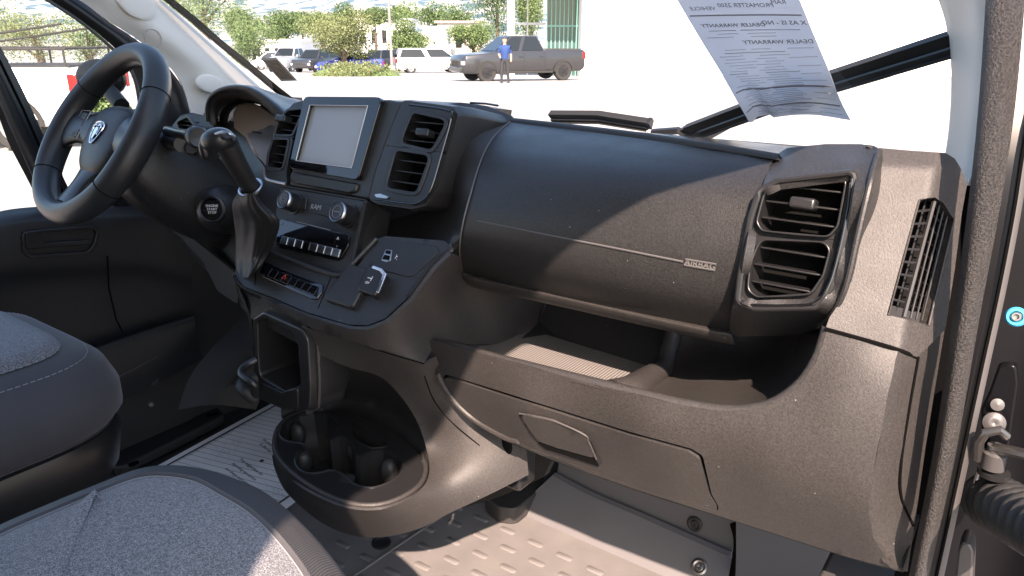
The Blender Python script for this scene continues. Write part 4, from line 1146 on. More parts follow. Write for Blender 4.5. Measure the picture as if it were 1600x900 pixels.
# centre pod, right half
up_o = [(628, 160), (701, 170), (709, 182), (694, 238), (602, 227), (611, 200)]
up_h = [(646, 177), (699, 189), (675, 234), (627, 223)]
lo_o = [(602, 227.6), (694, 238.6), (676, 296), (661, 317), (640, 322), (590, 315), (577, 309), (588, 265)]
lo_h = [(620, 236), (672, 244), (651, 301), (604, 293)]
face_ring("pod_face", up_o, up_h, F1, "satin_black", DB, hr=.010)
face_ring("pod_face", lo_o, lo_h, F1, "satin_black", DB, hr=.010)
vent("upper right vent of the screen pod", up_h, F1, DB, 3, tab=(666, 209), r=.010)
vent("lower right vent of the screen pod", lo_h, F1, DB, 3, r=.010)
n1 = nrm(F1)
PO = [(628, 160), (701, 170), (709, 182), (694, 238), (676, 296), (661, 317), (640, 322), (590, 315), (577, 309), (588, 265), (602, 227), (611, 200)]
o = roundp([onP(x, y, F1) - n1 * .004 for x, y in PO], .008); c = sum(o) / len(o)
ex3 = lambda p, k, d: c + (p - c) * k + V(0, d, -.2 * d)
rows = [[ex3(p, 1.0, 0) for p in o], [ex3(p, 1.055, .0) for p in o], [ex3(p, 1.085, .012) for p in o], [ex3(p, 1.10, .05) for p in o], [ex3(p, 1.08, .13) for p in o]]
v, f = grid_mesh(rows, True); build("pod_shell", v, f, "dash_plastic", DB, smooth=60)
bead("pod_trim", [onP(x, y, F1) + n1 * .001 for x, y in ((640, 163.5), (698, 172), (706, 183), (691, 240), (674, 296), (658, 315), (638, 318), (588, 311.5))], .0015, "piano_black", DB, n=60)
v, f = prism(roundp([onP(x, y, F1) + n1 * .003 for x, y in ((586, 304), (596, 303), (610, 308), (606, 311), (590, 309))], .003), -n1 * .006); build("pod_glint", v, f, "satin_silver", DB, bevel=.001)
# left half
lu_o = [(478, 157), (456, 164), (441, 181), (430, 208), (425, 215), (458, 216), (466, 190)]
lu_h = [(450, 174), (474, 171), (457, 210), (430, 210), (436, 192)]
ll_o = [(425, 215.6), (458, 216.6), (447, 270), (449, 289), (432, 285), (418, 279), (414, 266), (419, 240)]
ll_h = [(428, 219), (451, 219), (441, 263), (419, 261), (421, 240)]
face_ring("pod_face", lu_o, lu_h, F1, "satin_black", DB, hr=.006); face_ring("pod_face", ll_o, ll_h, F1, "satin_black", DB, hr=.006)
vent("upper left vent of the screen pod", lu_h, F1, DB, 3, tab=(445, 187), r=.006, rim=.0025)
vent("lower left vent of the screen pod", ll_h, F1, DB, 3, r=.006, rim=.0025)
o = roundp([onP(x, y, F1) - n1 * .004 for x, y in ((478, 156), (455, 163), (439, 180), (428, 208), (417, 240), (411, 266), (416, 281), (432, 287), (449, 291), (462, 230))], .008); c = sum(o) / len(o)
rows = [[ex3(p, 1.0, 0) for p in o], [ex3(p, 1.04, .0) for p in o], [ex3(p, 1.07, .012) for p in o], [ex3(p, 1.08, .12) for p in o]]
v, f = grid_mesh(rows, True); build("pod_shell", v, f, "dash_plastic", DB, smooth=60)
bead("pod_trim", [onP(x, y, F1) + n1 * .0015 for x, y in ((413.5, 262), (417, 279), (432, 284.5), (448, 288))], .0028, "satin_silver", DB, n=24)

# screen
slab("pod_centre", [(474, 155), (605, 154), (627, 159), (601, 225), (587, 265), (575, 312), (448, 290), (463, 225)], F1, -.003, .12, "dash_plastic", DB, r=.006, bevel=.004)
BZ = [(479, 152), (601, 153), (563, 283), (455, 264)]; SC = [(489, 166), (579, 167), (554, 264), (467, 252)]
nn = nrm(F1); eu = V(1, 0, 0); ev = unit(V(0, F1[2], 1))
bo_ = roundp([onP(x, y, F1) + nn * .006 for x, y in BZ], .010, 6); bi_ = roundp([onP(x, y, F1) + nn * .006 for x, y in SC], .002, 4)
c = sum(bi_) / len(bi_)
v, f = ringm(radial(bo_, c, eu, ev, 120), radial(bi_, c, eu, ev, 120), -nn * .016, back=False, din=-nn * .008)
scr = build("screen", v, f, "piano_black", DB, smooth=30, bevel=.0012); scr["label"] = "centre touch screen with glossy black surround"
v, f = prism([onP(x, y, F1) + nn * .0005 for x, y in ((488, 166), (580, 166), (556, 266), (465, 253))], -nn * .002); build("display", v, f, "screen_reflection_grey", scr, smooth=0)
bead("bezel_edge", [onP(x, y, F1) + nn * .0065 for x, y in SC] , .0008, "satin_silver", scr, n=4, closed=True, smooth_path=False)
slab("chin", [(456, 268), (560, 287), (556, 300), (546, 303), (462, 287), (453, 280)], F1, .002, .01, "dash_soft", DB, r=.006, bevel=.003)

# ---------------------------------------------------------------- control stack
n2 = nrm(F2)
stack = slab("control_stack", [(438, 291), (574, 313), (552, 432), (520, 432), (430, 402), (420, 385)], F2, 0, .06, "dash_plastic", DB, r=.003, bevel=.002)
def knob(x, y, rad, icon):
    c = onP(x, y, F2); ax = n2
    v, f = lathe(c, ax, [(rad * 1.12, -.001), (rad * 1.12, .003), (rad * .99, .0035), (rad * .96, .019), (rad * .98, .020)], 32); kb = build("knob", v, f, "satin_black", stack)
    v, f = lathe(c, ax, [(rad * .98, .0195), (rad * 1.02, .0215), (rad * 1.0, .0255), (rad * .90, .0275), (rad * .86, .0270)], 32); build("silver_ring", v, f, "satin_silver", kb)
    v, f = lathe(c, ax, [(rad * .87, .0268), (rad * .6, .0262), (0, .026)], 32); build("cap", v, f, "satin_black", kb)
    m_ = [onP(x, y, F2) + ax * .0268]
    for rr in ((.55,) if icon else (.5, .25)):
        v, f = sweep(disc(m_[0], ax, rad * rr, 24), .0004, 4, True); build("icon", v, f, "print_grey", kb)
    if icon:
        v, f = box(m_[0], (rad * .7, .0006, .0012), [V(1, 0, 0), ax, unit(V(0, .5, 1))]); build("icon", v, f, "print_grey", kb)
knob(462, 318.5, .0165, False); knob(545, 338, .0178, True)
slab("button_plate", [(469, 307), (480, 309), (478, 327), (472, 331), (467, 328)], F2, .002, .004, "satin_black", stack, r=.002)
slab("name_plate", [(481, 313), (528, 323), (524, 345), (508, 338), (480, 331)], F2, .0012, .003, "dash_soft", stack, r=.002)
lettering("raised_letters", "RAM", onP(495, 324.5, F2) + n2 * .0022, V(1, 0, 0), unit(V(0, .5, 1)), .0125, "print_grey", stack, .0012)
bead("stack_lip", [onP(x, y, F2) + n2 * .001 for x, y in ((446, 291.5), (510, 302.5), (573, 313.5))], .0016, "dash_plastic", DB, n=12)
hv = slab("climate_panel", [(442, 343), (540, 366), (549, 371), (547, 385), (536, 404), (528, 408), (440, 388), (434, 383), (437, 352)], F2, .005, .012, "piano_black", stack, r=.004)
hv["label"] = "glossy black climate control panel"
slab("climate_display", [(451, 347), (528, 366), (526, 384), (447, 368)], F2, .0056, .0012, "piano_black", hv, r=.001, bevel=.0003)
F2b = (F2[0], F2[1], F2[2] + .0)
for i in range(8):
    t0, t1 = i / 8 + .008, (i + 1) / 8 - .008
    q = lambda t, b2: (444 + 93 * t + (0 if not b2 else -3.5), 369.5 + 22 * t + (12 if b2 else 0))
    slab("climate_button", [q(t0, 0), q(t1, 0), q(t1, 1), q(t0, 1)], F2, .0066, .004, "satin_silver" if i not in (3,) else "piano_black", hv, r=.0008, bevel=.0005)  # silver colour paints the window's reflection onto these black keys
lettering("icon", "^", onP(532, 376, F2) + n2 * .0068, V(1, 0, 0), unit(V(0, .5, 1)), .012, "print_white", hv, .0003)
lettering("icon", "v", onP(531, 386, F2) + n2 * .0068, V(1, 0, 0), unit(V(0, .5, 1)), .007, "print_grey", hv, .0003)
lettering("icon", "v", onP(441.5, 370, F2) + n2 * .0068, V(1, 0, 0), unit(V(0, .5, 1)), .008, "print_blue", hv, .0003)
lettering("icon", "^", onP(444, 352, F2) + n2 * .0068, V(1, 0, 0), unit(V(0, .5, 1)), .008, "print_grey", hv, .0003)
v, f = sweep([onP(468, 348, F2) + n2 * .006, onP(520, 361, F2) + n2 * .006], .0007, 4); build("icon", v, f, "print_grey", hv)
# right wall of the stack
patch("stack_side", [(574, 313), (604, 345), (592, 372), (551, 436), (548, 430)], surf([(574, 313, .795), (604, 345, .86), (592, 372, .835), (551, 436, .735), (548, 430, .735)]), "dash_plastic", DB, r=2)

# shelf in front of the stack
n3 = nrm(F3)
SHP = [(366, 430), (372, 405), (392, 396), (424, 392), (522, 428), (548, 431), (590, 373), (602, 369), (694, 376), (704, 384), (702, 394), (674, 414), (638, 464), (601, 498), (575, 508), (545, 507), (480, 488), (420, 462), (382, 448)]
shelf = patch("lower_shelf", SHP, lambda x, y: onP(x, y, F3), "dash_plastic", DB, r=3, step=14, solid=.02)
LOW = [(366, 428), (372, 438), (384, 449), (420, 463), (480, 489), (545, 508), (575, 509), (602, 499), (639, 465), (675, 415), (703, 393)]
SEA = [(367, 434), (374, 446), (386, 457), (421, 472), (480, 497), (546, 516), (574, 517.5), (606, 506), (645, 471), (682, 421), (708, 398)]
rows = [[onP(x, y, F3) for x, y in LOW], [onP((a[0] + b2[0]) / 2 + 0, (a[1] + b2[1]) / 2 - 1, (.712, .73, 1.0)) for a, b2 in zip(LOW, SEA)], [onP(x, y, (.722, .73, 1.0)) for x, y in SEA]]
v, f = loft(rows, 60, 10); build("shelf_skirt", v, f, "dash_plastic", DB, solid=.004)
bead("shelf_seam", [onP(x, y, (.7235, .73, 1.0)) for x, y in SEA], .0012, "gap_black", DB, n=60, seg=5)
bead("shelf_edge", [onP(x, y, F3) for x, y in LOW[8:]] + [onP(704, 384, F3)], .005, "dash_plastic", DB, n=30)
bead("scoop_lip", [onP(x, y, F3) + n3 * .002 for x, y in ((421, 376), (420, 388), (428, 397), (470, 413), (518, 429), (535, 430), (548, 418), (590, 374))], .0035, "dash_plastic", DB, n=50)
# switch bank
sb = slab("switch_bank", [(414, 410), (424, 413), (506, 446), (505, 457), (496, 469), (488, 468), (412, 434), (408, 426)], F3, .003, .01, "piano_black", shelf, r=.004)
sb["label"] = "row of glossy black switches"
for i in range(8):
    t0, t1 = i / 8 + .01, (i + 1) / 8 - .01
    q = lambda t, b2: (418 + 83 * t - (5.5 if b2 else 0), 417.5 + 33 * t + (14 if b2 else 0))
    a = [q(t0, 0), q(t1, 0), q(t1, 1), q(t0, 1)]
    o = [onP(x, y, F3) + n3 * (.0042 if k < 2 else .0075) for k, (x, y) in enumerate(a)]
    v, f = prism(o, -n3 * .004); build("switch", v, f, "piano_black", sb, bevel=.0006, smooth=30)
p = onP(449.5, 437, F3) + n3 * .0072
tri = [p + V(0, .003, .004), p + V(-.004, -.003, -.001), p + V(.004, -.003, -.001)]
v, f = sweep(tri, .0006, 4, True); build("icon", v, f, "print_red", sb)
# seams either side of the bank
for a, b2 in (((518, 431), (497, 482)), ((402, 400), (398, 446))):
    v, f = sweep([onP(*a, F3) + n3 * .0002, onP(*b2, F3) + n3 * .0002], .0007, 4); build("seam", v, f, "gap_black", shelf)
# usb plate, card pad and socket cover
slab("usb_plate", [(592, 377), (600, 374), (682, 385), (688, 392), (646, 432), (636, 433), (580, 418), (576, 410)], F3, .0015, .004, "dash_soft", shelf, r=.008, bevel=.001)
ub = slab("usb_socket", [(604, 391), (614, 392), (612, 408), (606, 411), (597, 408)], F3, .0028, .004, "satin_silver", shelf, r=.002, bevel=.0006)
slab("port", [(605, 392.5), (612.5, 393.5), (611.5, 399), (603.5, 397.5)], F3, .0034, .002, "void_black", ub, r=.001, bevel=0)
slab("port", [(602.5, 399.5), (611, 401.5), (609.5, 408), (599, 406.5)], F3, .0034, .002, "void_black", ub, r=.001, bevel=0)
lettering("icon", "Y-", onP(620, 404, F3) + n3 * .002, V(.8, -.4, -.4), unit(V(.3, .7, .7)), .009, "print_white", shelf, .0003)
slab("card_pad", [(550, 416), (588, 425), (557, 482), (551, 485), (514, 473), (511, 467)], F3, .009, .012, "dash_soft", shelf, r=.006, bevel=.003)
sk = slab("socket_cover", [(584, 421), (590, 424), (604, 429), (610, 436), (598, 463), (592, 469), (569, 461), (566, 456)], F3, .014, .016, "satin_black", shelf, r=.004, bevel=.002)
slab("silver_edge", [(592, 423), (606, 428), (613, 436), (601, 466), (597, 464), (607, 438), (603, 432), (590, 427)], F3, .0165, .003, "chrome", sk, r=.001, bevel=.0006)
lettering("icon", "T", onP(586, 442, F3) + n3 * .0145, V(0, -.7, -.7), V(1, 0, 0), .013, "print_white", sk, .0003)
lettering("icon", "12V", onP(582, 449, F3) + n3 * .0145, V(1, 0, 0), unit(V(0, 1, 1)), .0055, "print_white", sk, .0003)

# ---------------------------------------------------------------- skins between the pieces
S_C = [(432, 478, .668), (480, 498, .664), (547, 518, .664), (573, 519, .67), (606, 507, .682), (645, 472, .71), (682, 421, .75), (708, 398, .785), (722, 430, .845), (760, 450, .90), (855, 468, 1.05), (838, 522, 1.04), (790, 535, .955), (735, 537, .87), (700, 532, .81), (672, 535, .778), (662, 567, .752), (600, 549, .70), (480, 510, .666), (740, 485, .885), (690, 470, .79)]
patch("console_side", [(430, 474), (480, 494), (546, 514), (574, 515.5), (606, 504), (645, 469), (682, 419), (706, 396), (719, 402), (722, 426), (742, 440), (860, 460), (856, 470), (839, 522), (792, 537), (735, 538), (700, 540), (676, 545), (662, 568), (600, 550), (480, 511), (440, 486)], surf(S_C), "lower_plastic", DB, r=3)
bead("console_seam", [onY(x, y, q) for x, y, q in ((480, 510.5, .6645), (540, 529, .679), (600, 550, .6985), (662, 568, .7505))], .0011, "gap_black", DB, n=20, seg=5)
bead("tray_edge_line", [onY(x, y, q) for x, y, q in ((855, 467, 1.045), (846, 494, 1.04), (838, 520, 1.035))], .0016, "body_grey_trim", DB, n=8, seg=5)
# fascia between pod and passenger panel
FS = [(690, 165, .93), (740, 168, .95), (800, 182, 1.0), (795, 192, .985), (770, 215, .925), (752, 245, .87), (735, 300, .825), (722, 350, .81), (717, 392, .815), (706, 384, .80), (640, 370, .86), (590, 368, .86), (610, 345, .90), (690, 345, .875), (700, 300, .865), (712, 245, .875), (715, 200, .90), (655, 340, .90)]
patch("fascia", [(690, 163), (720, 160), (762, 166), (800, 181), (806, 188), (797, 192), (771, 216), (753, 246), (737, 300), (724, 350), (719, 392), (722, 404), (702, 380), (640, 376), (588, 376), (590, 350), (640, 335), (675, 325), (690, 290), (708, 240)], surf(FS), "dash_plastic", DB, r=4, solid=.004)
rows = [[onY(x, y, .87) for x, y in ((612, 158), (640, 160), (690, 165), (712, 175))], [onY(x, y, q) for x, y, q in ((612, 156.5, .95), (650, 157, .97), (715, 161, 1.0), (770, 170, 1.02))], [onY(x, y, q) for x, y, q in ((612, 158, 1.15), (660, 158, 1.15), (730, 161, 1.15), (800, 172, 1.15))]]
v, f = loft(rows, 16, 8); build("pod_top", v, f, "dash_plastic", DB, solid=.01)
v, f = sweep([onY(735, 160.5, 1.10), onY(760, 162, 1.08), onY(778, 165, 1.06)], .002, 6); build("sun_sensor", v, f, "satin_black", DB)
# top pad behind everything, up to the glass
rows = [[V(x, y, .905) for x, y in ((-.86, 1.16), (-.5, 1.05), (-.1, .98), (.3, .98), (.6, .93), (.86, .86))], [V(x, 1.22, .905) for x in (-.87, -.5, -.1, .3, .6, .87)], [V(x, f_ws(x, .905) - .01, .905) for x in (-.87, -.5, -.1, .3, .6, .87)]]
v, f = loft(rows, 24, 10); build("top_pad", v, f, "dash_soft", DB, solid=.02)

# ---------------------------------------------------------------- passenger panel
Lf = [(797, 190, .985), (772, 213, .92), (753, 246, .862), (736, 300, .815), (723, 350, .797), (718, 392, .806), (722, 424, .845)]
Rt = [(1209, 247, .865), (1200, 268, .838), (1189, 302, .815), (1174, 352, .798), (1160, 418, .790), (1147, 478, .802), (1138, 519, .842)]
rows = []
for a, b2 in zip(Lf, Rt):
    p, q = onY(*a), onY(*b2); rows.append([p + (q - p) * u - V(0, .012 * math.sin(math.pi * u), 0) * (1 if a[1] > 230 else -0.6 if a[1] < 200 else 0) for u in np.linspace(0, 1, 7)])
v, f = loft(rows, 60, 44); ap = build("airbag_panel", v, f, "dash_soft", DB, solid=.004)
AG = lambda u, w: None
def AP(u, w):                                            # a point on the passenger panel
    i = min(5.999, w * 6); j = min(5.999, u * 6); i0, j0 = int(i), int(j)
    return catmull([catmull(r_, 61)[int(round(u * 60))] for r_ in rows], 121)[int(round(w * 120))]
bead("panel_edge", [onY(x, y, q - .002) for x, y, q in Lf], .0013, "seam_grey", ap, n=40, seg=5)
# tear seam and the raised word in its frame
sm = [onY(x, y, q - .0035) for x, y, q in ((745, 345, .7975), (850, 366, .788), (950, 386, .784), (1066, 409, .786))]
grow = rows
def panel_hit(px, py):                                   # nearest panel point under a picture position
    best = None
    for i in range(len(GR) - 1):
        for j in range(len(GR[0]) - 1):
            pass
    return best
cols_ = [catmull(r_, 60) for r_ in rows]; GR = [catmull([c_[j] for c_ in cols_], 44) for j in range(60)]
def projpx(p):
    w_ = np.array(p) - CAM; d = w_ @ _fw; return 800 + FPX * (w_ @ _r) / d, 450 - FPX * (w_ @ _up) / d
_pp = [(projpx(GR[j][i]), GR[j][i]) for j in range(60) for i in range(44)]
_px = np.array([q[0] for q in _pp]); _p3 = np.array([q[1] for q in _pp])
def on_panel(x, y, lift=.0012):
    d = np.hypot(_px[:, 0] - x, _px[:, 1] - y); i = np.argsort(d)[:6]; w = 1 / (d[i] + .5) ** 2
    yv = (w[:, None] * _p3[i]).sum(0)[1] / w.sum(); return onY(x, y, yv - lift)
bead("tear_seam", [on_panel(x, y) for x, y in ((745, 345), (800, 356), (870, 370), (950, 385.5), (1010, 397.5), (1067, 409))], .0013, "seam_grey", ap, n=30, seg=5)
fr_ = [on_panel(x, y) for x, y in ((1071, 405), (1119, 413), (1117, 422.5), (1069, 414))]
v, f = sweep([fr_[0], fr_[1], fr_[2], fr_[3]], .0012, 5, True); build("word_frame", v, f, "seam_grey", ap)
xd = unit(fr_[1] - fr_[0]); yd = unit(fr_[0] - fr_[3])
lettering("raised_letters", "AIRBAG", sum(fr_) / 4, xd, yd, .0105, "emboss_grey", ap, .0012, bold=.01)
# black strip along the top of the panel
SP = [(797, 187, .99), (850, 192.5, .975), (900, 198, .962), (1000, 210, .938), (1100, 224, .90), (1160, 234, .882), (1216, 243, .862)]
rows_s = [[onY(x, y + 7, q - .008) for x, y, q in SP], [onY(x, y + .5, q - .004) for x, y, q in SP], [onY(x, y - 3.5, q + .012) for x, y, q in SP], [onY(x, y - 2, q + .05) for x, y, q in SP]]
v, f = loft(rows_s, 40, 10); build("top_strip", v, f, "matte_black", DB, solid=.004)
# rail under the panel
RL = [(719, 421, .842), (742, 433, .838), (860, 459, .832), (1000, 491, .828), (1100, 513, .828), (1142, 521, .834)]
rows_r = [[onY(x, y - 4, q + .010) for x, y, q in RL], [onY(x, y, q) for x, y, q in RL], [onY(x, y + 4, q - .002) for x, y, q in RL], [onY(x + 4, y + 15, q + .008) for x, y, q in RL], [onY(x + 6, y + 18, q + .03) for x, y, q in RL]]
v, f = loft(rows_r, 40, 14); build("panel_rail", v, f, "lower_plastic", DB, solid=.003)

# ---------------------------------------------------------------- tray
ZT = .602
tray = patch("tray_floor", [(730, 536), (838, 518), (1040, 580), (1000, 620), (960, 612), (800, 572)], lambda x, y: onZ(x, y, ZT), "tray_rubber", DB, r=2, solid=.004)
patch("tray_back", [(850, 455), (1060, 500), (1045, 585), (836, 522)], surf([(850, 455, 1.05), (1060, 500, 1.05), (1045, 585, 1.0), (836, 522, 1.03)]), "dash_plastic", DB, r=0)
patch("tray_bowl", [(1050, 500), (1150, 515), (1293, 512), (1290, 535), (1278, 566), (1252, 606), (1217, 634), (1180, 646), (1130, 648), (1060, 638), (1000, 622), (1040, 585)],
      surf([(1055, 502, 1.03), (1150, 515, 1.03), (1290, 512, .85), (1284, 550, .79), (1252, 604, .765), (1180, 643, .755), (1060, 634, .765), (1000, 620, .775), (1040, 588, .95), (1150, 590, .94), (1120, 550, 1.02), (1210, 560, .98), (1100, 612, .86)]), "lower_plastic", DB, r=3, solid=.004)
dv = [onY(x, y, q) for x, y, q in ((1058, 495, 1.01), (1050, 530, 1.0), (1036, 572, .965), (1012, 592, .90), (985, 612, .82), (960, 622, .79))]
v, f = sweep(catmull(dv, 24), [.014] * 8 + [.014 + .012 * i / 15 for i in range(16)], 14, flat=1.0); build("tray_divider", v, f, "lower_plastic", DB, smooth=80)

# ---------------------------------------------------------------- lower panel, drawer
CR = [(1403, 549), (1396, 580), (1388, 612), (1376, 680), (1364, 745), (1357, 800), (1364, 840), (1384, 870), (1408, 892)]
LC = [(668, 537, .778), (760, 562, .757), (860, 590, .745), (960, 612, .736), (1060, 636, .731), (1180, 645, .73), (1250, 604, .737), (1290, 516, .749), (1360, 535, .752), (1403, 549, .757),
      (1396, 580, .745), (1388, 612, .737), (1376, 680, .731), (1364, 745, .733), (1357, 800, .742), (1364, 840, .757), (1384, 870, .772), (1408, 892, .785),
      (1135, 808, .785), (990, 762, .795), (860, 716, .80), (760, 672, .80), (705, 625, .79), (685, 590, .778), (820, 650, .752), (1000, 690, .737), (1200, 740, .730), (1300, 640, .727), (1300, 800, .748), (1250, 855, .79), (1050, 740, .752), (1330, 872, .783), (1330, 720, .728)]
low_m = surf(LC)
LS = [(x, y, low_m(x, y)[1]) for x, y in CR] + [(1434, 560, .785), (1472, 520, .83), (1462, 600, .83), (1446, 700, .825), (1432, 800, .82), (1418, 893, .815), (1412, 700, .775), (1402, 800, .785)]
low_r = surf(LS)
def crx(y):
    for (x0, y0), (x1, y1) in zip(CR, CR[1:]):
        if y0 <= y <= y1: return x0 + (x1 - x0) * (y - y0) / (y1 - y0)
    return 1e9
def low_s(x, y): return low_r(x, y) if x > crx(y) + .5 else low_m(x, y)
HOLE_D = [(682, 580), (800, 617), (985, 675), (1080, 701), (1098, 712), (1104, 738), (1112, 772), (1128, 801), (1060, 781), (990, 760), (860, 713.5), (800, 688), (748, 660), (708, 626)]
patch("lower_panel", [(667, 536), (676, 531), (800, 567), (960, 609), (1060, 633), (1130, 644), (1180, 641), (1215, 629), (1250, 602), (1275, 565), (1286, 535), (1292, 514), (1345, 532)] + CR + [(1330, 872), (1135, 810), (990, 764), (860, 718), (800, 692), (745, 664), (706, 628), (685, 592)], low_m, "lower_plastic", DB, r=2, step=12, solid=.006, holes=[HOLE_D], hr=12)
patch("lower_side", CR + [(1418, 893), (1432, 800), (1446, 700), (1462, 600), (1476, 515), (1434, 559)], low_r, "lower_plastic", DB, r=0, step=10, solid=.006)
lipc = [(668, 537), (700, 541), (760, 559), (860, 585), (960, 610), (1060, 634), (1130, 645), (1180, 642), (1217, 629), (1252, 601), (1276, 564), (1287, 534), (1293, 514)]
bead("tray_lip", [low_s(x, y) + V(0, .0085, -.002) for x, y in lipc], .008, "lower_plastic", DB, n=70, seg=10)
gp = lambda d: surf(LC, d)
GPO = [(681, 579), (800, 616.5), (985, 674.5), (1081, 700), (1099.5, 711), (1105.5, 737), (1113, 770), (1137, 809), (1128, 808), (990, 765), (860, 719), (800, 693), (745, 665), (704, 628)]
patch("drawer_gap", GPO, gp(.012), "gap_black", DB, r=4, solid=.001)
GPI = [(686, 585.5), (800, 623), (985, 681), (1076, 706), (1091, 716), (1098, 739), (1108, 773), (1126, 800.5), (1060, 781.5), (990, 760.5), (860, 714), (800, 688.5), (748, 660.5), (709, 625)]
dr = patch("drawer_front", GPI, gp(.0005), "lower_plastic", DB, r=12, solid=.005, step=12)
bead("drawer_rim", [gp(-.001)(x, y) for x, y in ((684, 583), (690, 598), (702, 617), (722, 640), (750, 662), (790, 684), (810, 690))], .0045, "lower_plastic", dr, n=30)
patch("handle_recess", [(808, 644), (862, 655), (914, 678), (924, 690), (942, 731), (882, 713), (850, 702), (828, 678)], gp(-.003), "satin_black", dr, r=5, solid=.001)
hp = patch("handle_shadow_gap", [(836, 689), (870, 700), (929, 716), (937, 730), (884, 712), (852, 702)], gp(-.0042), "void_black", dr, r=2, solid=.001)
patch("handle_flap", [(812, 647), (862, 658), (911, 680), (919, 691), (931, 717), (870, 700), (842, 690), (829, 674)], gp(-.0075), "lower_plastic", dr, r=5, solid=.004)
bead("handle_edge", [gp(-.0075)(x, y) for x, y in ((811, 646), (862, 657), (912, 679), (920, 691), (932, 718))], .0012, "body_grey_trim", dr, n=30, seg=5)
# end cap seam on the right
bead("end_cap_seam", [low_s(x, y) - V(0, .001, 0) for x, y in ((1434, 560), (1420, 640), (1408, 720), (1408, 775), (1427, 820))], .0018, "gap_black", DB, n=30, seg=5)
bead("panel_seam", [low_s(x, y) + V(0, .0002, 0) for x, y in ((1289, 514), (1340, 528), (1398, 545), (1434, 559))], .0022, "gap_black", DB, n=24, seg=6)
# underside shelf so the panel has depth
rows = [[low_s(x, y) + V(0, .003, .002) for x, y in ((706, 628), (800, 692), (990, 764), (1135, 810), (1330, 872), (1410, 893))], [low_s(x, y) + V(0, .12, .03) for x, y in ((706, 628), (800, 692), (990, 764), (1135, 810), (1330, 872), (1410, 893))], [low_s(x, y) + V(0, .45, .10) for x, y in ((706, 628), (800, 692), (990, 764), (1135, 810), (1330, 872), (1410, 893))]]
v, f = loft(rows, 24, 8); build("underside", v, f, "matte_black", DB, solid=.006)

# ---------------------------------------------------------------- right vent pod and end column
n5 = nrm(F5)
VF = [(1188, 297), (1216, 283), (1330, 270), (1338, 276), (1322, 370), (1301, 450), (1276, 480), (1180, 482), (1153, 472), (1158, 430), (1174, 340)]
VFr = rpx(VF, 9)
PC = [(1205, 252, .868), (1228, 232, .875), (1290, 225, .872), (1345, 226, .865), (1373, 236, .835), (1356, 292, .785), (1322, 440, .765), (1296, 492, .775), (1282, 508, .80), (1240, 523, .825), (1150, 524, .83), (1140, 505, .815), (1150, 450, .792), (1180, 322, .80)]
for x, y in VF: PC.append((x, y, onP(x, y, F5)[1] - .003))
patch("pod_shell", [(1203, 258), (1212, 242), (1230, 231), (1290, 225), (1345, 225), (1374, 235), (1357, 292), (1340, 365), (1323, 440), (1308, 478), (1293, 498), (1276, 512), (1240, 524), (1148, 526), (1139, 516), (1142, 490), (1152, 440), (1166, 375), (1182, 318)], surf(PC), "dash_plastic", DB, r=16, holes=[VFr], hr=0, solid=.010, step=9)
pod_s = surf(PC)
pe = cv([(1345, 225), (1373, 235), (1357, 292), (1340, 365), (1323, 440), (1308, 478), (1293, 498), (1276, 512), (1240, 524)], 40)
v, f = grid_mesh([[pod_s(x, y) for x, y in pe], [pod_s(x, y) + V(.004, .03, -.008) for x, y in pe], [pod_s(x, y) + V(.006, .075, -.02) for x, y in pe]]); build("pod_side", v, f, "dash_plastic", DB, solid=.004)
ru_h = [(1194, 302), (1214, 289), (1311, 277), (1319, 284), (1306, 352), (1292, 368), (1190, 359), (1182, 346)]
rl_h = [(1187, 375), (1284, 379), (1294, 390), (1283, 430), (1264, 458), (1182, 463), (1168, 452), (1172, 412)]
ru_o = [(1188, 297), (1216, 283), (1330, 270), (1338, 276), (1322, 370.5), (1172, 367)]
ru_o = [(1172, 312), (1184, 288), (1216, 278), (1334, 266), (1344, 276), (1325, 374), (1158, 366)]
rl_o = [(1158, 366.6), (1325, 374.6), (1307, 454), (1280, 486), (1178, 488), (1146, 476), (1150, 430)]
face_ring("pod_face", ru_o, ru_h, F5, "satin_black", DB, lift=-.011, hr=.010); face_ring("pod_face", rl_o, rl_h, F5, "satin_black", DB, lift=-.011, hr=.010)
vent("upper vent at the passenger end of the dashboard", ru_h, F5, DB, 3, tab=(1255, 318), r=.008, rim=.0012, lift=-.005)
vent("lower vent at the passenger end of the dashboard", rl_h, F5, DB, 3, r=.010, rim=.0012, lift=-.005)
VFc = [np.array(p) for p in VF]; cc = sum(VFc) / len(VFc)
tp = [onP(x, y, F5) + n5 * .002 for x, y in VFr]
v, f = sweep(resample(tp, 90), .0035, 8, True); build("pod_trim", v, f, "satin_black", DB)
bead("pod_glint", [onP(x, y, F5) + n5 * .004 for x, y in ((1333, 280), (1326, 330), (1312, 395), (1296, 448), (1274, 474), (1225, 478), (1175, 477))], .0018, "piano_black", DB, n=50)
# end column with the side window vent
SV = [(1437, 312), (1460, 307), (1474, 316), (1491, 343), (1451, 508), (1388, 492)]
def f_col(x, z):
    xr = .905 + .045 * (.98 - z)
    return .750 + .50 * (z - .81) + .22 * (x - .86) + 1.3 * max(0.0, x - xr) + .9 * max(0.0, z - .975)
CC = []
for x, y in ((1345, 226), (1376, 236), (1420, 236), (1478, 240), (1500, 262), (1510, 285), (1357, 292), (1323, 440), (1295, 498), (1292, 514), (1360, 532), (1434, 559), (1476, 515), (1490, 420), (1503, 330), (1400, 320), (1360, 420), (1400, 470), (1440, 290), (1466, 300), (1462, 270), (1442, 530), (1420, 400), (1450, 400), (1474, 420), (1490, 340), (1452, 506), (1391, 440), (1340, 370), (1420, 270)):
    CC.append((x, y, onF(x, y, f_col, .6, 1.1)[1]))
def col_s(x, y): return onF(x, y, f_col, .6, 1.1)
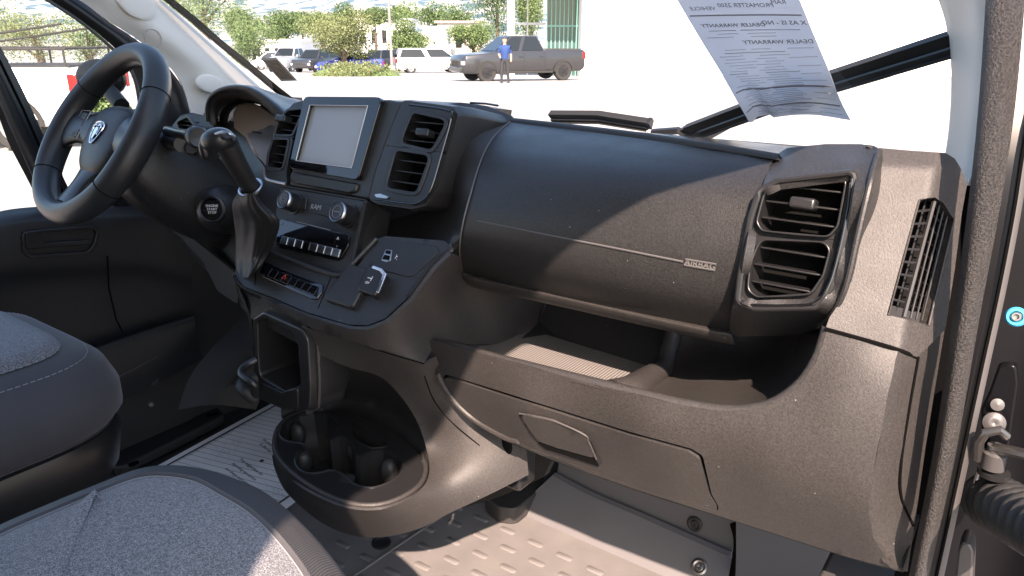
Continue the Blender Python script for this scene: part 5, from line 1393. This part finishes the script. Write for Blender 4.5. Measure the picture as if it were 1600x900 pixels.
patch("end_column", [(1346, 226), (1374, 231), (1420, 235), (1478, 239), (1492, 248), (1502, 264), (1511, 288), (1503, 332), (1492, 420), (1477, 515), (1434, 558), (1345, 530), (1290, 513), (1296, 496), (1310, 476), (1324, 440), (1341, 365), (1358, 292), (1375, 236)], col_s, "lower_plastic", DB, r=3, holes=[SV], hr=3, solid=.012, step=9)
bead("pod_rim", [onY(x, y, q) for x, y, q in ((1374, 236, .832), (1366, 260, .808), (1358, 292, .784), (1341, 365, .770), (1324, 440, .763), (1309, 477, .766), (1293, 500, .774), (1280, 510, .79))], .003, "dash_plastic", DB, n=40)
# the side vent
svc = [col_s(x, y) for x, y in SV]
sv = patch("side_vent", SV, lambda x, y: col_s(x, y) + V(-.004, .034, 0), "void_black", DB, r=3, solid=.004); sv["label"] = "narrow grille aimed at the side window"
def SVp(u, w, d=.0):
    tl, bl, tm, bm, tr_, br_ = (1439, 313), (1390, 491), (1463, 309), (1413, 499), (1489, 342), (1450, 506)
    if u < .5: a = [tl[i] + (tm[i] - tl[i]) * u * 2 for i in (0, 1)]; b2 = [bl[i] + (bm[i] - bl[i]) * u * 2 for i in (0, 1)]
    else: a = [tm[i] + (tr_[i] - tm[i]) * (u - .5) * 2 for i in (0, 1)]; b2 = [bm[i] + (br_[i] - bm[i]) * (u - .5) * 2 for i in (0, 1)]
    p = col_s(a[0] + (b2[0] - a[0]) * w, a[1] + (b2[1] - a[1]) * w); return p + V(-.003, .012, 0) * d
for u, rr in ((.5, .0024), (.64, .0011), (.76, .0011), (.88, .0011)):
    v, f = sweep([SVp(u, w / 8, .55) for w in range(9)], rr, 6); build("grille_bar", v, f, "satin_black", sv)
for i in range(1, 9):
    v, f = sweep([SVp(u / 8 * .5, i / 9, .6) for u in range(9)], .0012, 5); build("grille_bar", v, f, "satin_black", sv)
    v, f = sweep([SVp(.5 + u / 8 * .5, i / 9 + .03, 1.3) for u in range(9)], .0009, 5); build("grille_bar", v, f, "satin_black", sv)
v, f = grid_mesh([[SVp(.30, w / 8, 1.5) for w in range(9)], [SVp(.40, w / 8, 2.2) for w in range(9)]]); build("grille_vane", v, f, "satin_black", sv, solid=.0015)
v, f = sweep([col_s(x, y) - V(0, .0005, 0) for x, y in SV], .0011, 6, True); build("grille_rim", v, f, "lower_plastic", sv)

patch("end_gap", [(1503, 290), (1560, 290), (1548, 400), (1512, 560), (1470, 760), (1440, 910), (1395, 910), (1435, 700), (1465, 520), (1485, 400)], surf([(1495, 240, .93), (1570, 240, .93), (1470, 560, .88), (1440, 910, .87), (1395, 910, .87), (1512, 560, .88)]), "gap_black", DB, r=0, solid=.004)
# ---------------------------------------------------------------- cup holder console
ZC = .43
RIM = [(431, 712), (428, 690), (434, 668), (450, 652), (480, 641), (520, 640), (560, 649), (600, 667), (636, 690), (660, 714), (667, 732), (660, 755), (635, 775), (595, 790), (550, 789), (505, 772), (462, 745)]
RIM = chaikin(RIM, 2)
HOLE = [(437, 675), (446, 658), (467, 647), (490, 643), (510, 645), (524, 652), (527, 662), (520, 673), (513, 682), (516, 688), (530, 682), (542, 684), (552, 693), (556, 703), (555, 711), (563, 713), (580, 706), (600, 704), (618, 711), (629, 722), (628, 735), (618, 748), (600, 757), (578, 762), (555, 757), (540, 745), (530, 738), (515, 735), (490, 740), (470, 735), (461, 722), (464, 708), (476, 698), (470, 693), (450, 690), (440, 684)]
PKT = [(546, 656), (609, 691), (602, 698), (580, 700), (562, 692), (551, 683)]
ct = patch("cup_tray", RIM, lambda x, y: onZ(x, y, ZC), "satin_black", DB, r=6, holes=[HOLE, PKT], hr=1.5, step=9, solid=.006)
ct["label"] = "black cup holder tray at the foot of the console"
def well(poly, depth, nm, r, shrink=.92):
    o = [onZ(x, y, ZC - .001) for x, y in rpx(poly, r)]; c = sum(o) / len(o)
    rows = [[c + (p - c) * (1 + (shrink - 1) * t) - V(0, 0, depth * t) for p in o] for t in (0, .1, .5, 1)]
    v, f = grid_mesh(rows, True); f.append(tuple(range(len(v) - len(o), len(v)))); return build(nm, v, f, "matte_black", ct, smooth=85)
well(HOLE, .07, "cup_well", 1.5); well(PKT, .05, "coin_well", 1.5)
bead("well_edge", [onZ(x, y, ZC + .0005) for x, y in HOLE], .0016, "satin_black", ct, n=140, seg=6, closed=True)
bead("pocket_edge", [onZ(x, y, ZC + .0005) for x, y in rpx(PKT, 2)], .0012, "satin_black", ct, n=40, seg=6, closed=True, smooth_path=False)
for x, y, s in ((468, 679, 1.0), (479, 722, .9), (549, 706, .8), (606, 738, 1.1)):
    c = onZ(x, y, ZC - .028); d = unit(onZ(540, 705, ZC - .028) - c)
    v, f = ball(c - d * .004, [d * .016 * s, np.cross(_z, d) * .014 * s, V(0, 0, .024 * s)]); gb = build("grip_finger", v, f, "rubber", ct)
    v, f = sweep([c - d * .004 + d * .0165 * s * math.cos(a) + V(0, 0, .0245 * s) * math.sin(a) for a in np.linspace(-1.2, 1.4, 9)], .0008, 5); build("finger_rib", v, f, "satin_black", gb)
v, f = box(onZ(507, 728, ZC - .069), (.03, .03, .004)); build("floor_boss", v, f, "satin_black", ct, bevel=.001)
v, f = lathe(onZ(543, 748, ZC), V(0, 0, 1), [(.012, .0), (.012, .001), (0, .001)], 20); build("icon_disc", v, f, "matte_black", ct)
# rim roll and bowl
rim3 = [onZ(x, y, ZC) for x, y in RIM]
front = [p for p in RIM[36:] + RIM[:18]]
bead("tray_roll", [onZ(x, y, ZC - .001) for x, y in front], .0045, "lower_plastic", DB, n=120, seg=10)
def smo(p): return [tuple(q) for q in np.array(resample([V(x, y, 0) for x, y in chaikin(p, 3, False)], 40, False))[:, :2]]
OUTR = [(664, 700), (672, 735), (664, 762), (638, 782), (596, 798), (548, 797), (500, 780), (455, 752), (427, 716), (424, 690), (432, 665)]
BOTM = [(700, 720), (715, 790), (690, 806), (655, 824), (600, 838), (552, 836), (510, 820), (475, 795), (445, 765), (432, 735), (440, 720)]
rows = [[onZ(x, y, ZC - .003) for x, y in smo([(660, 706), (667, 733), (660, 757), (635, 777), (595, 791.5), (550, 790.5), (505, 774), (461, 747), (430, 713), (427, 690), (433, 668)])],
        [onZ(x, y, ZC - .014) for x, y in smo(OUTR)],
        [onZ(x, y, ZC - .022) + V(0, 0, 0) for x, y in [(p[0] * .93 + q[0] * .07, p[1] * .9 + q[1] * .1) for p, q in zip(smo(OUTR), smo(BOTM))]]]
v, f = loft(rows, 90, 10); build("tray_step", v, f, "lower_plastic", DB, solid=.003)
NC = [(478, 512, .667), (540, 531, .682), (600, 551, .70), (662, 569, .752), (668, 600, .78), (700, 600, .81), (700, 650, .81), (760, 700, .83), (740, 645, .84), (822, 700, .86), (812, 748, .85), (700, 800, .765), (655, 824, .735), (600, 838, .71), (552, 836, .695), (510, 820, .685), (475, 795, .68), (445, 765, .68), (432, 735, .70),
      (427, 716, .668), (455, 752, .636), (500, 780, .625), (548, 797, .630), (596, 798, .650), (638, 782, .690), (664, 762, .725), (674, 735, .765), (668, 700, .80), (652, 655, .80), (622, 612, .765), (590, 587, .735), (540, 572, .70), (480, 545, .672), (720, 740, .79)]
bowl_s = surf(NC)
patch("console_front", [(470, 508), (540, 530.5), (600, 551), (662, 569)] + cv([(682, 560), (700, 600), (730, 640), (780, 676), (822, 700)], 12) + cv([(826, 742), (760, 775), (700, 803), (655, 826), (600, 839), (552, 837), (510, 821), (475, 796), (445, 766), (430, 735), (425, 712)], 40) + cv([(428, 713),
      (455, 750), (500, 778), (548, 795), (596, 796), (638, 780), (662, 760), (671, 735), (666, 700), (650, 655), (620, 612), (590, 587), (540, 572), (478, 545)], 60), bowl_s, "lower_plastic", DB, r=0, step=11, solid=.004)
patch("console_cave", [(470, 538), (540, 570), (592, 585), (624, 610), (654, 655), (668, 700), (673, 740), (652, 712), (636, 692), (600, 669), (560, 651), (520, 642), (480, 643), (440, 655), (440, 600)],
      surf([(470, 538, .72), (540, 568, .73), (592, 585, .755), (624, 610, .785), (654, 655, .815), (668, 700, .815), (673, 740, .78), (636, 692, .83), (600, 668, .845), (560, 650, .85), (520, 641, .845), (480, 641, .80), (440, 655, .75), (440, 600, .75), (585, 625, .89), (620, 655, .87), (530, 610, .86)]), "matte_black", DB, r=2, solid=.004)
# crease line and slot by the glovebox, bracket under it
bead("console_crease", [bowl_s(x, y) - V(0, .0008, 0) for x, y in ((664, 588), (678, 624), (705, 658), (750, 696))], .0009, "gap_black", DB, n=24, seg=5)
v, f = ball(bowl_s(792, 697), [V(.011, 0, 0), V(0, .004, 0), V(0, 0, .016)]); build("slot", v, f, "void_black", DB)
v, f = box(onY(812, 715, .90), (.035, .05, .10)); build("bracket", v, f, "satin_black", DB, bevel=.006)
v, f = sweep([onY(822, 690, .93), onY(822, 735, .95)], .016, 14); build("bracket_post", v, f, "lower_plastic", DB)
v, f = prism(roundp([onZ(x, y, .05) for x, y in ((752, 772), (800, 752), (868, 728), (838, 770), (806, 796), (778, 792))], .03), (0, 0, -.045)); build("console_foot", v, f, "lower_plastic", DB, bevel=.008)
rows = [[onY(x, y, 1.10) for x, y in ((700, 700), (790, 690), (870, 700))], [onY(x, y, 1.10) for x, y in ((690, 800), (770, 780), (850, 745))]]
v, f = loft(rows, 8, 8); build("console_back", v, f, "matte_black", DB, solid=.02)

# ---------------------------------------------------------------- pull-out cubby
cb_ = thing("console_cubby", "black open cubby with a pull-out cup ring below the switch bank", "cubby", onY(440, 580, .68))
YP = .66
co = roundp([onY(x, y, YP) for x, y in ((394, 498), (411, 487), (470, 514), (480, 530), (484, 602), (483, 642), (455, 642), (428, 634), (402, 620), (397, 560))], .010)
ci = roundp([onY(x, y, YP) for x, y in ((401, 503), (413, 497), (456, 519), (465, 540), (469, 603), (444, 611), (405, 588), (402, 550))], .008)
c = sum(ci) / len(ci)
v, f = ringm(radial(co, c, V(1, 0, 0), V(0, 0, 1), 110), radial(ci, c, V(1, 0, 0), V(0, 0, 1), 110), (0, .07, -.01), din=(0, .12, 0)); build("frame", v, f, "satin_black", cb_, smooth=35, bevel=.003, bseg=3)
v, f = prism([p + V(0, .115, 0) for p in ci], (0, .003, 0)); build("back", v, f, "matte_black", cb_)
v, f = sweep([p + V(0, .018, 0) for p in resample([c + (q - c) * 1.02 for q in co], 90)], .0035, 6, True); build("outer_collar", v, f, "lower_plastic", cb_)
v, f = prism(roundp([onY(x, y, YP + .0) - V(0, .004, 0) for x, y in ((404, 594), (444, 612), (468, 604), (468, 640), (445, 638), (404, 620))], .006), (0, .012, 0)); build("front_lip", v, f, "satin_black", cb_, bevel=.003)
v, f = sweep(catmull([onY(x, y, q) for x, y, q in ((400, 562, .655), (386, 570, .64), (377, 580, .625), (379, 588, .615), (392, 597, .615), (399, 604, .62), (398, 622, .63))], 30), .0062, 10); build("cup_ring", v, f, "satin_black", cb_)
v, f = sweep(catmull([onY(x, y, q) for x, y, q in ((400, 590, .655), (386, 596, .64), (379, 604, .628), (385, 612, .62), (398, 622, .63))], 30), .011, 10); build("ring_skirt", v, f, "matte_black", cb_)
bead("shelf_line", [onY(x, y, YP + .10) for x, y in ((404, 586), (430, 578), (452, 573))], .0012, "body_grey_trim", cb_, n=8, seg=5)
patch("drum_side", [(482, 541), (498, 543), (520, 552), (537, 568), (549, 592), (540, 602), (515, 618), (484, 650)], surf([(482, 541, .668), (520, 552, .72), (549, 592, .79), (515, 618, .74), (484, 650, .67), (500, 590, .70)]), "lower_plastic", cb_, r=2)
# upper part of the console left of the cubby
patch("console_left", [(366, 436), (430, 476), (480, 512), (480, 545), (398, 500), (392, 498), (376, 478)], surf([(366, 436, .70), (430, 476, .672), (480, 512, .672), (480, 545, .675), (398, 500, .69), (376, 478, .72)]), "dash_plastic", DB, r=2)
rows = [[onY(x, y, .70) for x, y in ((372, 445), (392, 498), (400, 560), (402, 620))], [onY(x, y, .95) for x, y in ((372 + 70, 445), (392 + 70, 498), (400 + 70, 560), (402 + 70, 600))]]
v, f = loft(rows, 12, 6); build("console_left_wall", v, f, "matte_black", DB, solid=.004)

# ---------------------------------------------------------------- instrument hood and driver side of the dashboard
ho_ = [(321, 190), (320, 168), (326, 150), (342, 138), (366, 133), (392, 137), (418, 153), (440, 174), (452, 190)]
hi_ = [(328, 190), (328, 170), (334, 156), (348, 147), (368, 144), (390, 149), (412, 164), (432, 184), (442, 198)]
hb_ = [(352, 190), (350, 165), (357, 147), (370, 137), (392, 134), (418, 141), (446, 151), (472, 158), (485, 170)]
rows = [[onY(x + 16, y + 14, 1.0) for x, y in hi_], [onY(x + 5, y + 5, .93) for x, y in hi_], [onY(x, y, .905) for x, y in hi_], [onY(x, y, .90) for x, y in ho_], [onY(x * .6 + q[0] * .4, y * .6 + q[1] * .4 - 1, .95) for (x, y), q in zip(ho_, hb_)], [onY(x, y, 1.06) for x, y in hb_], [onY(x + 20, y + 8, 1.22) for x, y in hb_]]
v, f = loft(rows, 48, 40); build("instrument_hood", v, f, "dash_soft", DB, solid=.004)
rows = [[onY(x + 15, y + 13, .985) for x, y in hi_], [onY(x + 22, y + 17, .985) for x, y in hi_]]
v, f = loft(rows, 40, 4); build("hood_inner_ring", v, f, "satin_black", DB, solid=.01)
material("lens_pillar_reflection", (.58, .45, .36), .12, spec=.8)  # beige base stands in for the sunlit pillar mirrored in the lens
patch("instrument_lens", [(364, 178), (372, 164), (390, 159), (408, 166), (438, 187), (428, 225), (417, 262), (400, 245), (384, 215), (366, 200)], surf([(364, 178, 1.0), (390, 159, 1.02), (438, 187, 1.0), (417, 262, .93), (384, 215, .95)]), "lens_pillar_reflection", DB, r=5, solid=.003)
patch("instrument_face", [(383, 196), (405, 192), (430, 196), (425, 225), (416, 256), (402, 240), (388, 214)], surf([(383, 196, .992), (430, 196, .985), (416, 256, .925), (388, 214, .945)]), "print_grey", DB, r=4, solid=.002)
v, f = sweep([onY(x, y, q) for x, y, q in ((395, 206, .94), (408, 208, .94))], .0018, 5); build("gauge_needle", v, f, "matte_black", DB)
patch("left_fascia", [(270, 195), (282, 180), (300, 176), (326, 182), (345, 190), (366, 196), (384, 214), (400, 244), (416, 264), (415, 280), (448, 292), (438, 330), (400, 440), (372, 470), (372, 440), (330, 430), (280, 380), (250, 320), (255, 240)],
      surf([(270, 195, 1.0), (300, 176, 1.02), (345, 190, .99), (384, 214, .965), (416, 264, .90), (448, 292, .84), (438, 330, .82), (400, 440, .78), (372, 470, .80), (330, 430, .88), (280, 380, .95), (250, 320, 1.0), (330, 300, .92)]), "dash_soft", DB, r=4, step=14)
FL = (1.0, .9, .25)
vent("small vent at the driver end of the dashboard", [(277, 191), (293, 184), (305, 199), (283, 207)], (.955, .9, .25), DB, 3, r=.006, rim=.004, depth=.02)
# knee panel and dark bits under the column
patch("knee_panel", [(215, 305), (300, 372), (372, 430), (372, 476), (340, 455), (318, 410), (282, 370), (225, 325)], surf([(215, 305, .92), (300, 372, .86), (372, 430, .80), (372, 476, .80), (318, 410, .86), (225, 325, .93)]), "matte_black", DB, r=3)
bead("pedal_bracket", [onY(x, y, .95) for x, y in ((306, 371), (318, 378), (322, 392))], .004, "steel", DB, n=10)
bead("lower_trim", [onY(x, y, .86) for x, y in ((328, 412), (345, 425), (364, 437))], .003, "satin_silver", DB, n=10)
bead("column_trim", [onY(x, y, .85) for x, y in ((252, 343), (262, 348), (276, 347))], .0022, "satin_silver", DB, n=10)

# ---------------------------------------------------------------- steering column
T_ = math.radians(35); WC = V(-.46, .70, .92)
Yw = math.radians(-5.6); cw, sw_ = math.cos(Yw), math.sin(Yw)
def _rz(v): return V(v[0] * cw - v[1] * sw_, v[0] * sw_ + v[1] * cw, v[2])
Wn = _rz(V(0, -math.cos(T_), math.sin(T_))); Wv = _rz(V(0, math.sin(T_), math.cos(T_))); Wu = _rz(V(1, 0, 0))
def WP(u, w, h_=0.0): return WC + Wu * u + Wv * w + Wn * h_
colm = thing("steering_column", "black steering column shroud with stalks and a round start button", "steering column", WC - Wn * .2)
rows = []
for h_, a, b2, dv_ in ((-.045, .055, .060, -.005), (-.07, .066, .075, -.01), (-.13, .075, .085, -.015), (-.20, .085, .088, -.02), (-.27, .095, .085, -.02), (-.32, .10, .08, -.02)):
    rows.append([WP(a * np.sign(math.cos(q)) * abs(math.cos(q)) ** .75 + .01, b2 * np.sign(math.sin(q)) * abs(math.sin(q)) ** .75 + dv_, h_) for q in [2 * math.pi * i / 40 for i in range(40)]])
cols2 = [catmull([r_[j] for r_ in rows], 24) for j in range(40)]
v, f = grid_mesh([[cols2[j][i] for j in range(40)] for i in range(24)], True); f.append(tuple(range(40))); build("shroud", v, f, "dash_soft", colm, smooth=70)
sbp = onY(331, 327, .80)
sn = unit(CAM - sbp + V(-.5, -.3, 0))
v, f = lathe(sbp - sn * .05, sn, [(.05, -.02), (.045, .02), (.034, .042), (.028, .048), (.0255, .050)], 32); build("lock_boss", v, f, "dash_soft", colm)
v, f = lathe(sbp, sn, [(.028, -.003), (.0275, .003), (.0245, .005), (.021, .003), (.0195, -.003)], 32); build("button_ring", v, f, "satin_black", colm)
v, f = lathe(sbp, sn, [(.0195, -.004), (.0185, -.001), (.010, -.0025), (0, -.003)], 28); sbn = build("start_button", v, f, "piano_black", colm)
sx = unit(np.cross(V(0, 0, 1), sn)); sy = np.cross(sn, sx)
for i, s in enumerate(("ENGINE", "START", "STOP")): lettering("button_text", s, sbp - sn * .0008 + sy * (.0065 - .0065 * i), sx, sy, .0068, "print_white", sbn, .0003, bold=.01)
# stalks
a0, a1 = onY(262, 205, .78), onY(306, 214, .70)
v, f = sweep([a0, a0 + (a1 - a0) * .5, a1], [.010, .009, .011], 12); stl = build("stalk", v, f, "satin_black", colm)
v, f = lathe(a1, a1 - a0, [(.015, -.014), (.018, 0), (.018, .018), (.015, .022), (.009, .021), (0, .020)], 22); build("stalk_end", v, f, "satin_black", stl)
a0, a1 = onY(258, 218, .80), onY(284, 226, .75)
v, f = sweep([a0, a1], [.016, .014], 12); build("stalk", v, f, "satin_black", colm)
v, f = lathe(onY(300, 232, .76), V(.7, -.6, .2), [(.012, -.03), (.013, 0), (.010, .004), (0, .004)], 18); build("stalk", v, f, "satin_black", colm)
v, f = sweep([onY(318, 238, .76), onY(326, 240, .75), onY(334, 244, .75)], .012, 12); build("stalk", v, f, "satin_black", colm)

# ---------------------------------------------------------------- steering wheel
SW = thing("steering_wheel", "black leather steering wheel with a chrome ram head badge", "steering wheel", WC)
RW = .172
def rimp(a):
    x, y = RW * math.cos(a), RW * math.sin(a)
    if y < -.105: y = -.105 + (y + .105) * .88
    return x, y
rows = []
N_ = 96
for i in range(N_ + 1):
    a = 2 * math.pi * i / N_
    x, y = rimp(a); d = unit(V(x, y, 0)); th = .0205 + .0020 * (abs(math.cos(a)) ** 6)
    rows.append([WP(x + d[0] * th * math.cos(q), y + d[1] * th * math.cos(q), .010 + th * 1.18 * math.sin(q)) for q in [2 * math.pi * j / 18 for j in range(18)]])
v, f = grid_mesh(rows, True); build("rim", v, f, "wheel_leather", SW, smooth=180)
for a in (.55, 2.6, 3.75, 5.7):                          # seams across the rim
    x, y = rimp(a); d = unit(V(x, y, 0)); th = .0217
    v, f = sweep([WP(x + d[0] * th * math.cos(q), y + d[1] * th * math.cos(q), .010 + th * 1.18 * math.sin(q)) for q in [2 * math.pi * j / 24 for j in range(24)]], .0007, 4, True); build("rim_seam", v, f, "gap_black", SW)
# hub cushion
hub = [(-.075, .045), (-.05, .062), (0, .068), (.05, .062), (.075, .045), (.078, .0), (.066, -.045), (.035, -.075), (0, -.082), (-.035, -.075), (-.066, -.045), (-.078, 0)]
rows = [[WP(x * s, y * s, h_) for x, y in hub] for s, h_ in ((1.06, -.055), (1.08, -.032), (1.0, -.008), (.86, .006), (.5, .013), (.05, .015))]
R_ = [catmull(r_, 48, True) for r_ in rows]; cols2 = [catmull([r_[j] for r_ in R_], 20) for j in range(48)]
v, f = grid_mesh([[cols2[j][i] for j in range(48)] for i in range(20)], True); build("hub_cushion", v, f, "dash_soft", SW, smooth=80)
# spokes
for sg in (-1, 1):
    rows = []
    for t in range(8):
        u = t / 7; x = sg * (.062 + .098 * u); hh = .040 - .010 * math.sin(u * math.pi) + .014 * u ** 3; y0 = .012 - .012 * u
        rows.append([WP(x, y0 + hh * math.cos(q), -.004 + .010 * u + .013 * math.sin(q)) for q in [2 * math.pi * j / 14 for j in range(14)]])
    v, f = grid_mesh(rows, True); sp = build("spoke", v, f, "satin_black", SW, smooth=80)
    if sg < 0:
        for k in range(3):
            v, f = box(WP(sg * .108, .030 - k * .018, .0095), (.034, .014, .006), [Wu, Wv, Wn]); build("wheel_button", v, f, "satin_black", sp, bevel=.002)
        v, f = sweep([WP(sg * .088, .042, .010), WP(sg * .126, .040, .012), WP(sg * .128, -.014, .012), WP(sg * .090, -.018, .010)], .0012, 5, True); build("button_trim", v, f, "satin_silver", sp)
rows = []
for t in range(9):
    u = t / 8; y = -.058 - .084 * u; w_ = .052 - .016 * math.sin(u * math.pi) - .008 * u
    rows.append([WP(w_ * math.cos(q), y, -.010 + .014 * u + .012 * math.sin(q)) for q in [2 * math.pi * j / 18 for j in range(18)]])
v, f = grid_mesh(rows, True); build("lower_spoke", v, f, "satin_black", SW, smooth=80)
# badge: chrome shield ring with a ram head
bc = .0135
shield = [(-.020, .018), (0, .022), (.020, .018), (.021, .004), (.012, -.014), (0, -.023), (-.012, -.014), (-.021, .004)]
v, f = prism([WP(x, y, bc) for x, y in catmull([V(*p, 0) for p in shield], 40, True) for x, y in [(x[0] if hasattr(x, '__len__') else x, y)]] if False else [WP(p[0], p[1], bc) for p in catmull([V(*q, 0) for q in shield], 40, True)], Wn * .003)
bdg = build("badge", v, f, "piano_black", SW, bevel=.001)
v, f = sweep([WP(p[0], p[1], bc + .003) for p in catmull([V(*q, 0) for q in shield], 40, True)], .0014, 6, True); build("badge_ring", v, f, "chrome", bdg)
head = [(-.005, .010), (.005, .010), (.008, .004), (.006, -.004), (.0035, -.012), (0, -.015), (-.0035, -.012), (-.006, -.004), (-.008, .004)]
v, f = prism([WP(x, y, bc + .0035) for x, y in head], Wn * .0018); build("ram_head", v, f, "chrome", bdg, bevel=.0006)
for sg in (-1, 1):
    pts = [WP(sg * x, y, bc + .0045) for x, y in ((.003, .012), (.009, .0155), (.0145, .011), (.0155, .003), (.012, -.004), (.0085, -.002), (.0095, .003))]
    v, f = sweep(catmull(pts, 20), [.0022 - .0013 * i / 19 for i in range(20)], 8); build("horn", v, f, "chrome", bdg)
lettering("raised_letters", "SRS", WP(.030, -.014, .0105), Wu, Wv, .006, "print_grey", SW, .0006)
lettering("raised_letters", "AIRBAG", WP(.0, -.060, .0035), Wu, Wv, .005, "print_grey", SW, .0006)

# ---------------------------------------------------------------- gear shifter
GS = thing("gear_shifter", "leather wrapped gear shifter with a chrome topped knob and soft gaiter", "gear shifter", onP(395, 415, F3))
pth = [onY(x, y, q) for x, y, q in ((352, 222, .615), (358, 234, .622), (372, 260, .64), (386, 284, .66), (396, 300, .672))]
pc_ = catmull(pth, 18)
v, f = sweep(pc_, [.0185 - .0050 * i / 17 for i in range(18)], 16, flat=.85); build("grip", v, f, "leather", GS, smooth=80)
kt = onY(340, 219, .61)
v, f = ball(kt, [V(.026, 0, .006), V(0, .022, 0), V(-.004, 0, .017)], 20, 12); kn = build("knob", v, f, "satin_black", GS)
bead("chrome_band", [onY(x, y, q) for x, y, q in ((321, 226, .60), (330, 214, .598), (345, 207, .60), (358, 209, .604), (366, 218, .612))], .0022, "satin_silver", kn, n=24)
v, f = ball(onY(352, 214, .612), [V(.014, 0, 0), V(0, .014, 0), V(0, 0, .006)]); build("knob_top", v, f, "satin_black", kn)
v, f = ball(onY(321, 232, .625), [V(.008, 0, 0), V(0, .010, 0), V(0, 0, .017)]); build("release_button", v, f, "satin_black", kn)
v, f = sweep(disc(pc_[15], pc_[16] - pc_[14], .0175, 20), .0022, 6, True); build("collar_ring", v, f, "satin_silver", GS)
# gaiter with folds
rings = [(386, 300, 14, 5, .680), (388, 318, 24, 8, .685), (402, 342, 34, 11, .70), (400, 368, 31, 12, .712), (393, 395, 26, 13, .715), (388, 415, 20, 13, .705), (384, 430, 10, 8, .695)]
rows = []
g = random.Random(4); ph = [g.random() * 6 for _ in range(3)]
for k, (x, y, rx, ry, q) in enumerate(rings):
    row = []
    for j in range(72):
        a = 2 * math.pi * j / 72
        fold = 1 + (.05 + .045 * k) * (.5 - abs(math.sin(2.5 * a + ph[0] + .3 * k)) ** .7) + .04 * math.sin(9 * a + ph[1] - .5 * k)
        row.append(onY(x + rx * math.cos(a) * fold, y + ry * math.sin(a) * .45, q - .030 * math.sin(a) * fold))
    rows.append(row)
cols2 = [catmull([r_[j] for r_ in rows], 36) for j in range(72)]
v, f = grid_mesh([[cols2[j][i] for j in range(72)] for i in range(36)], True); build("gaiter", v, f, "leather", GS, smooth=180)
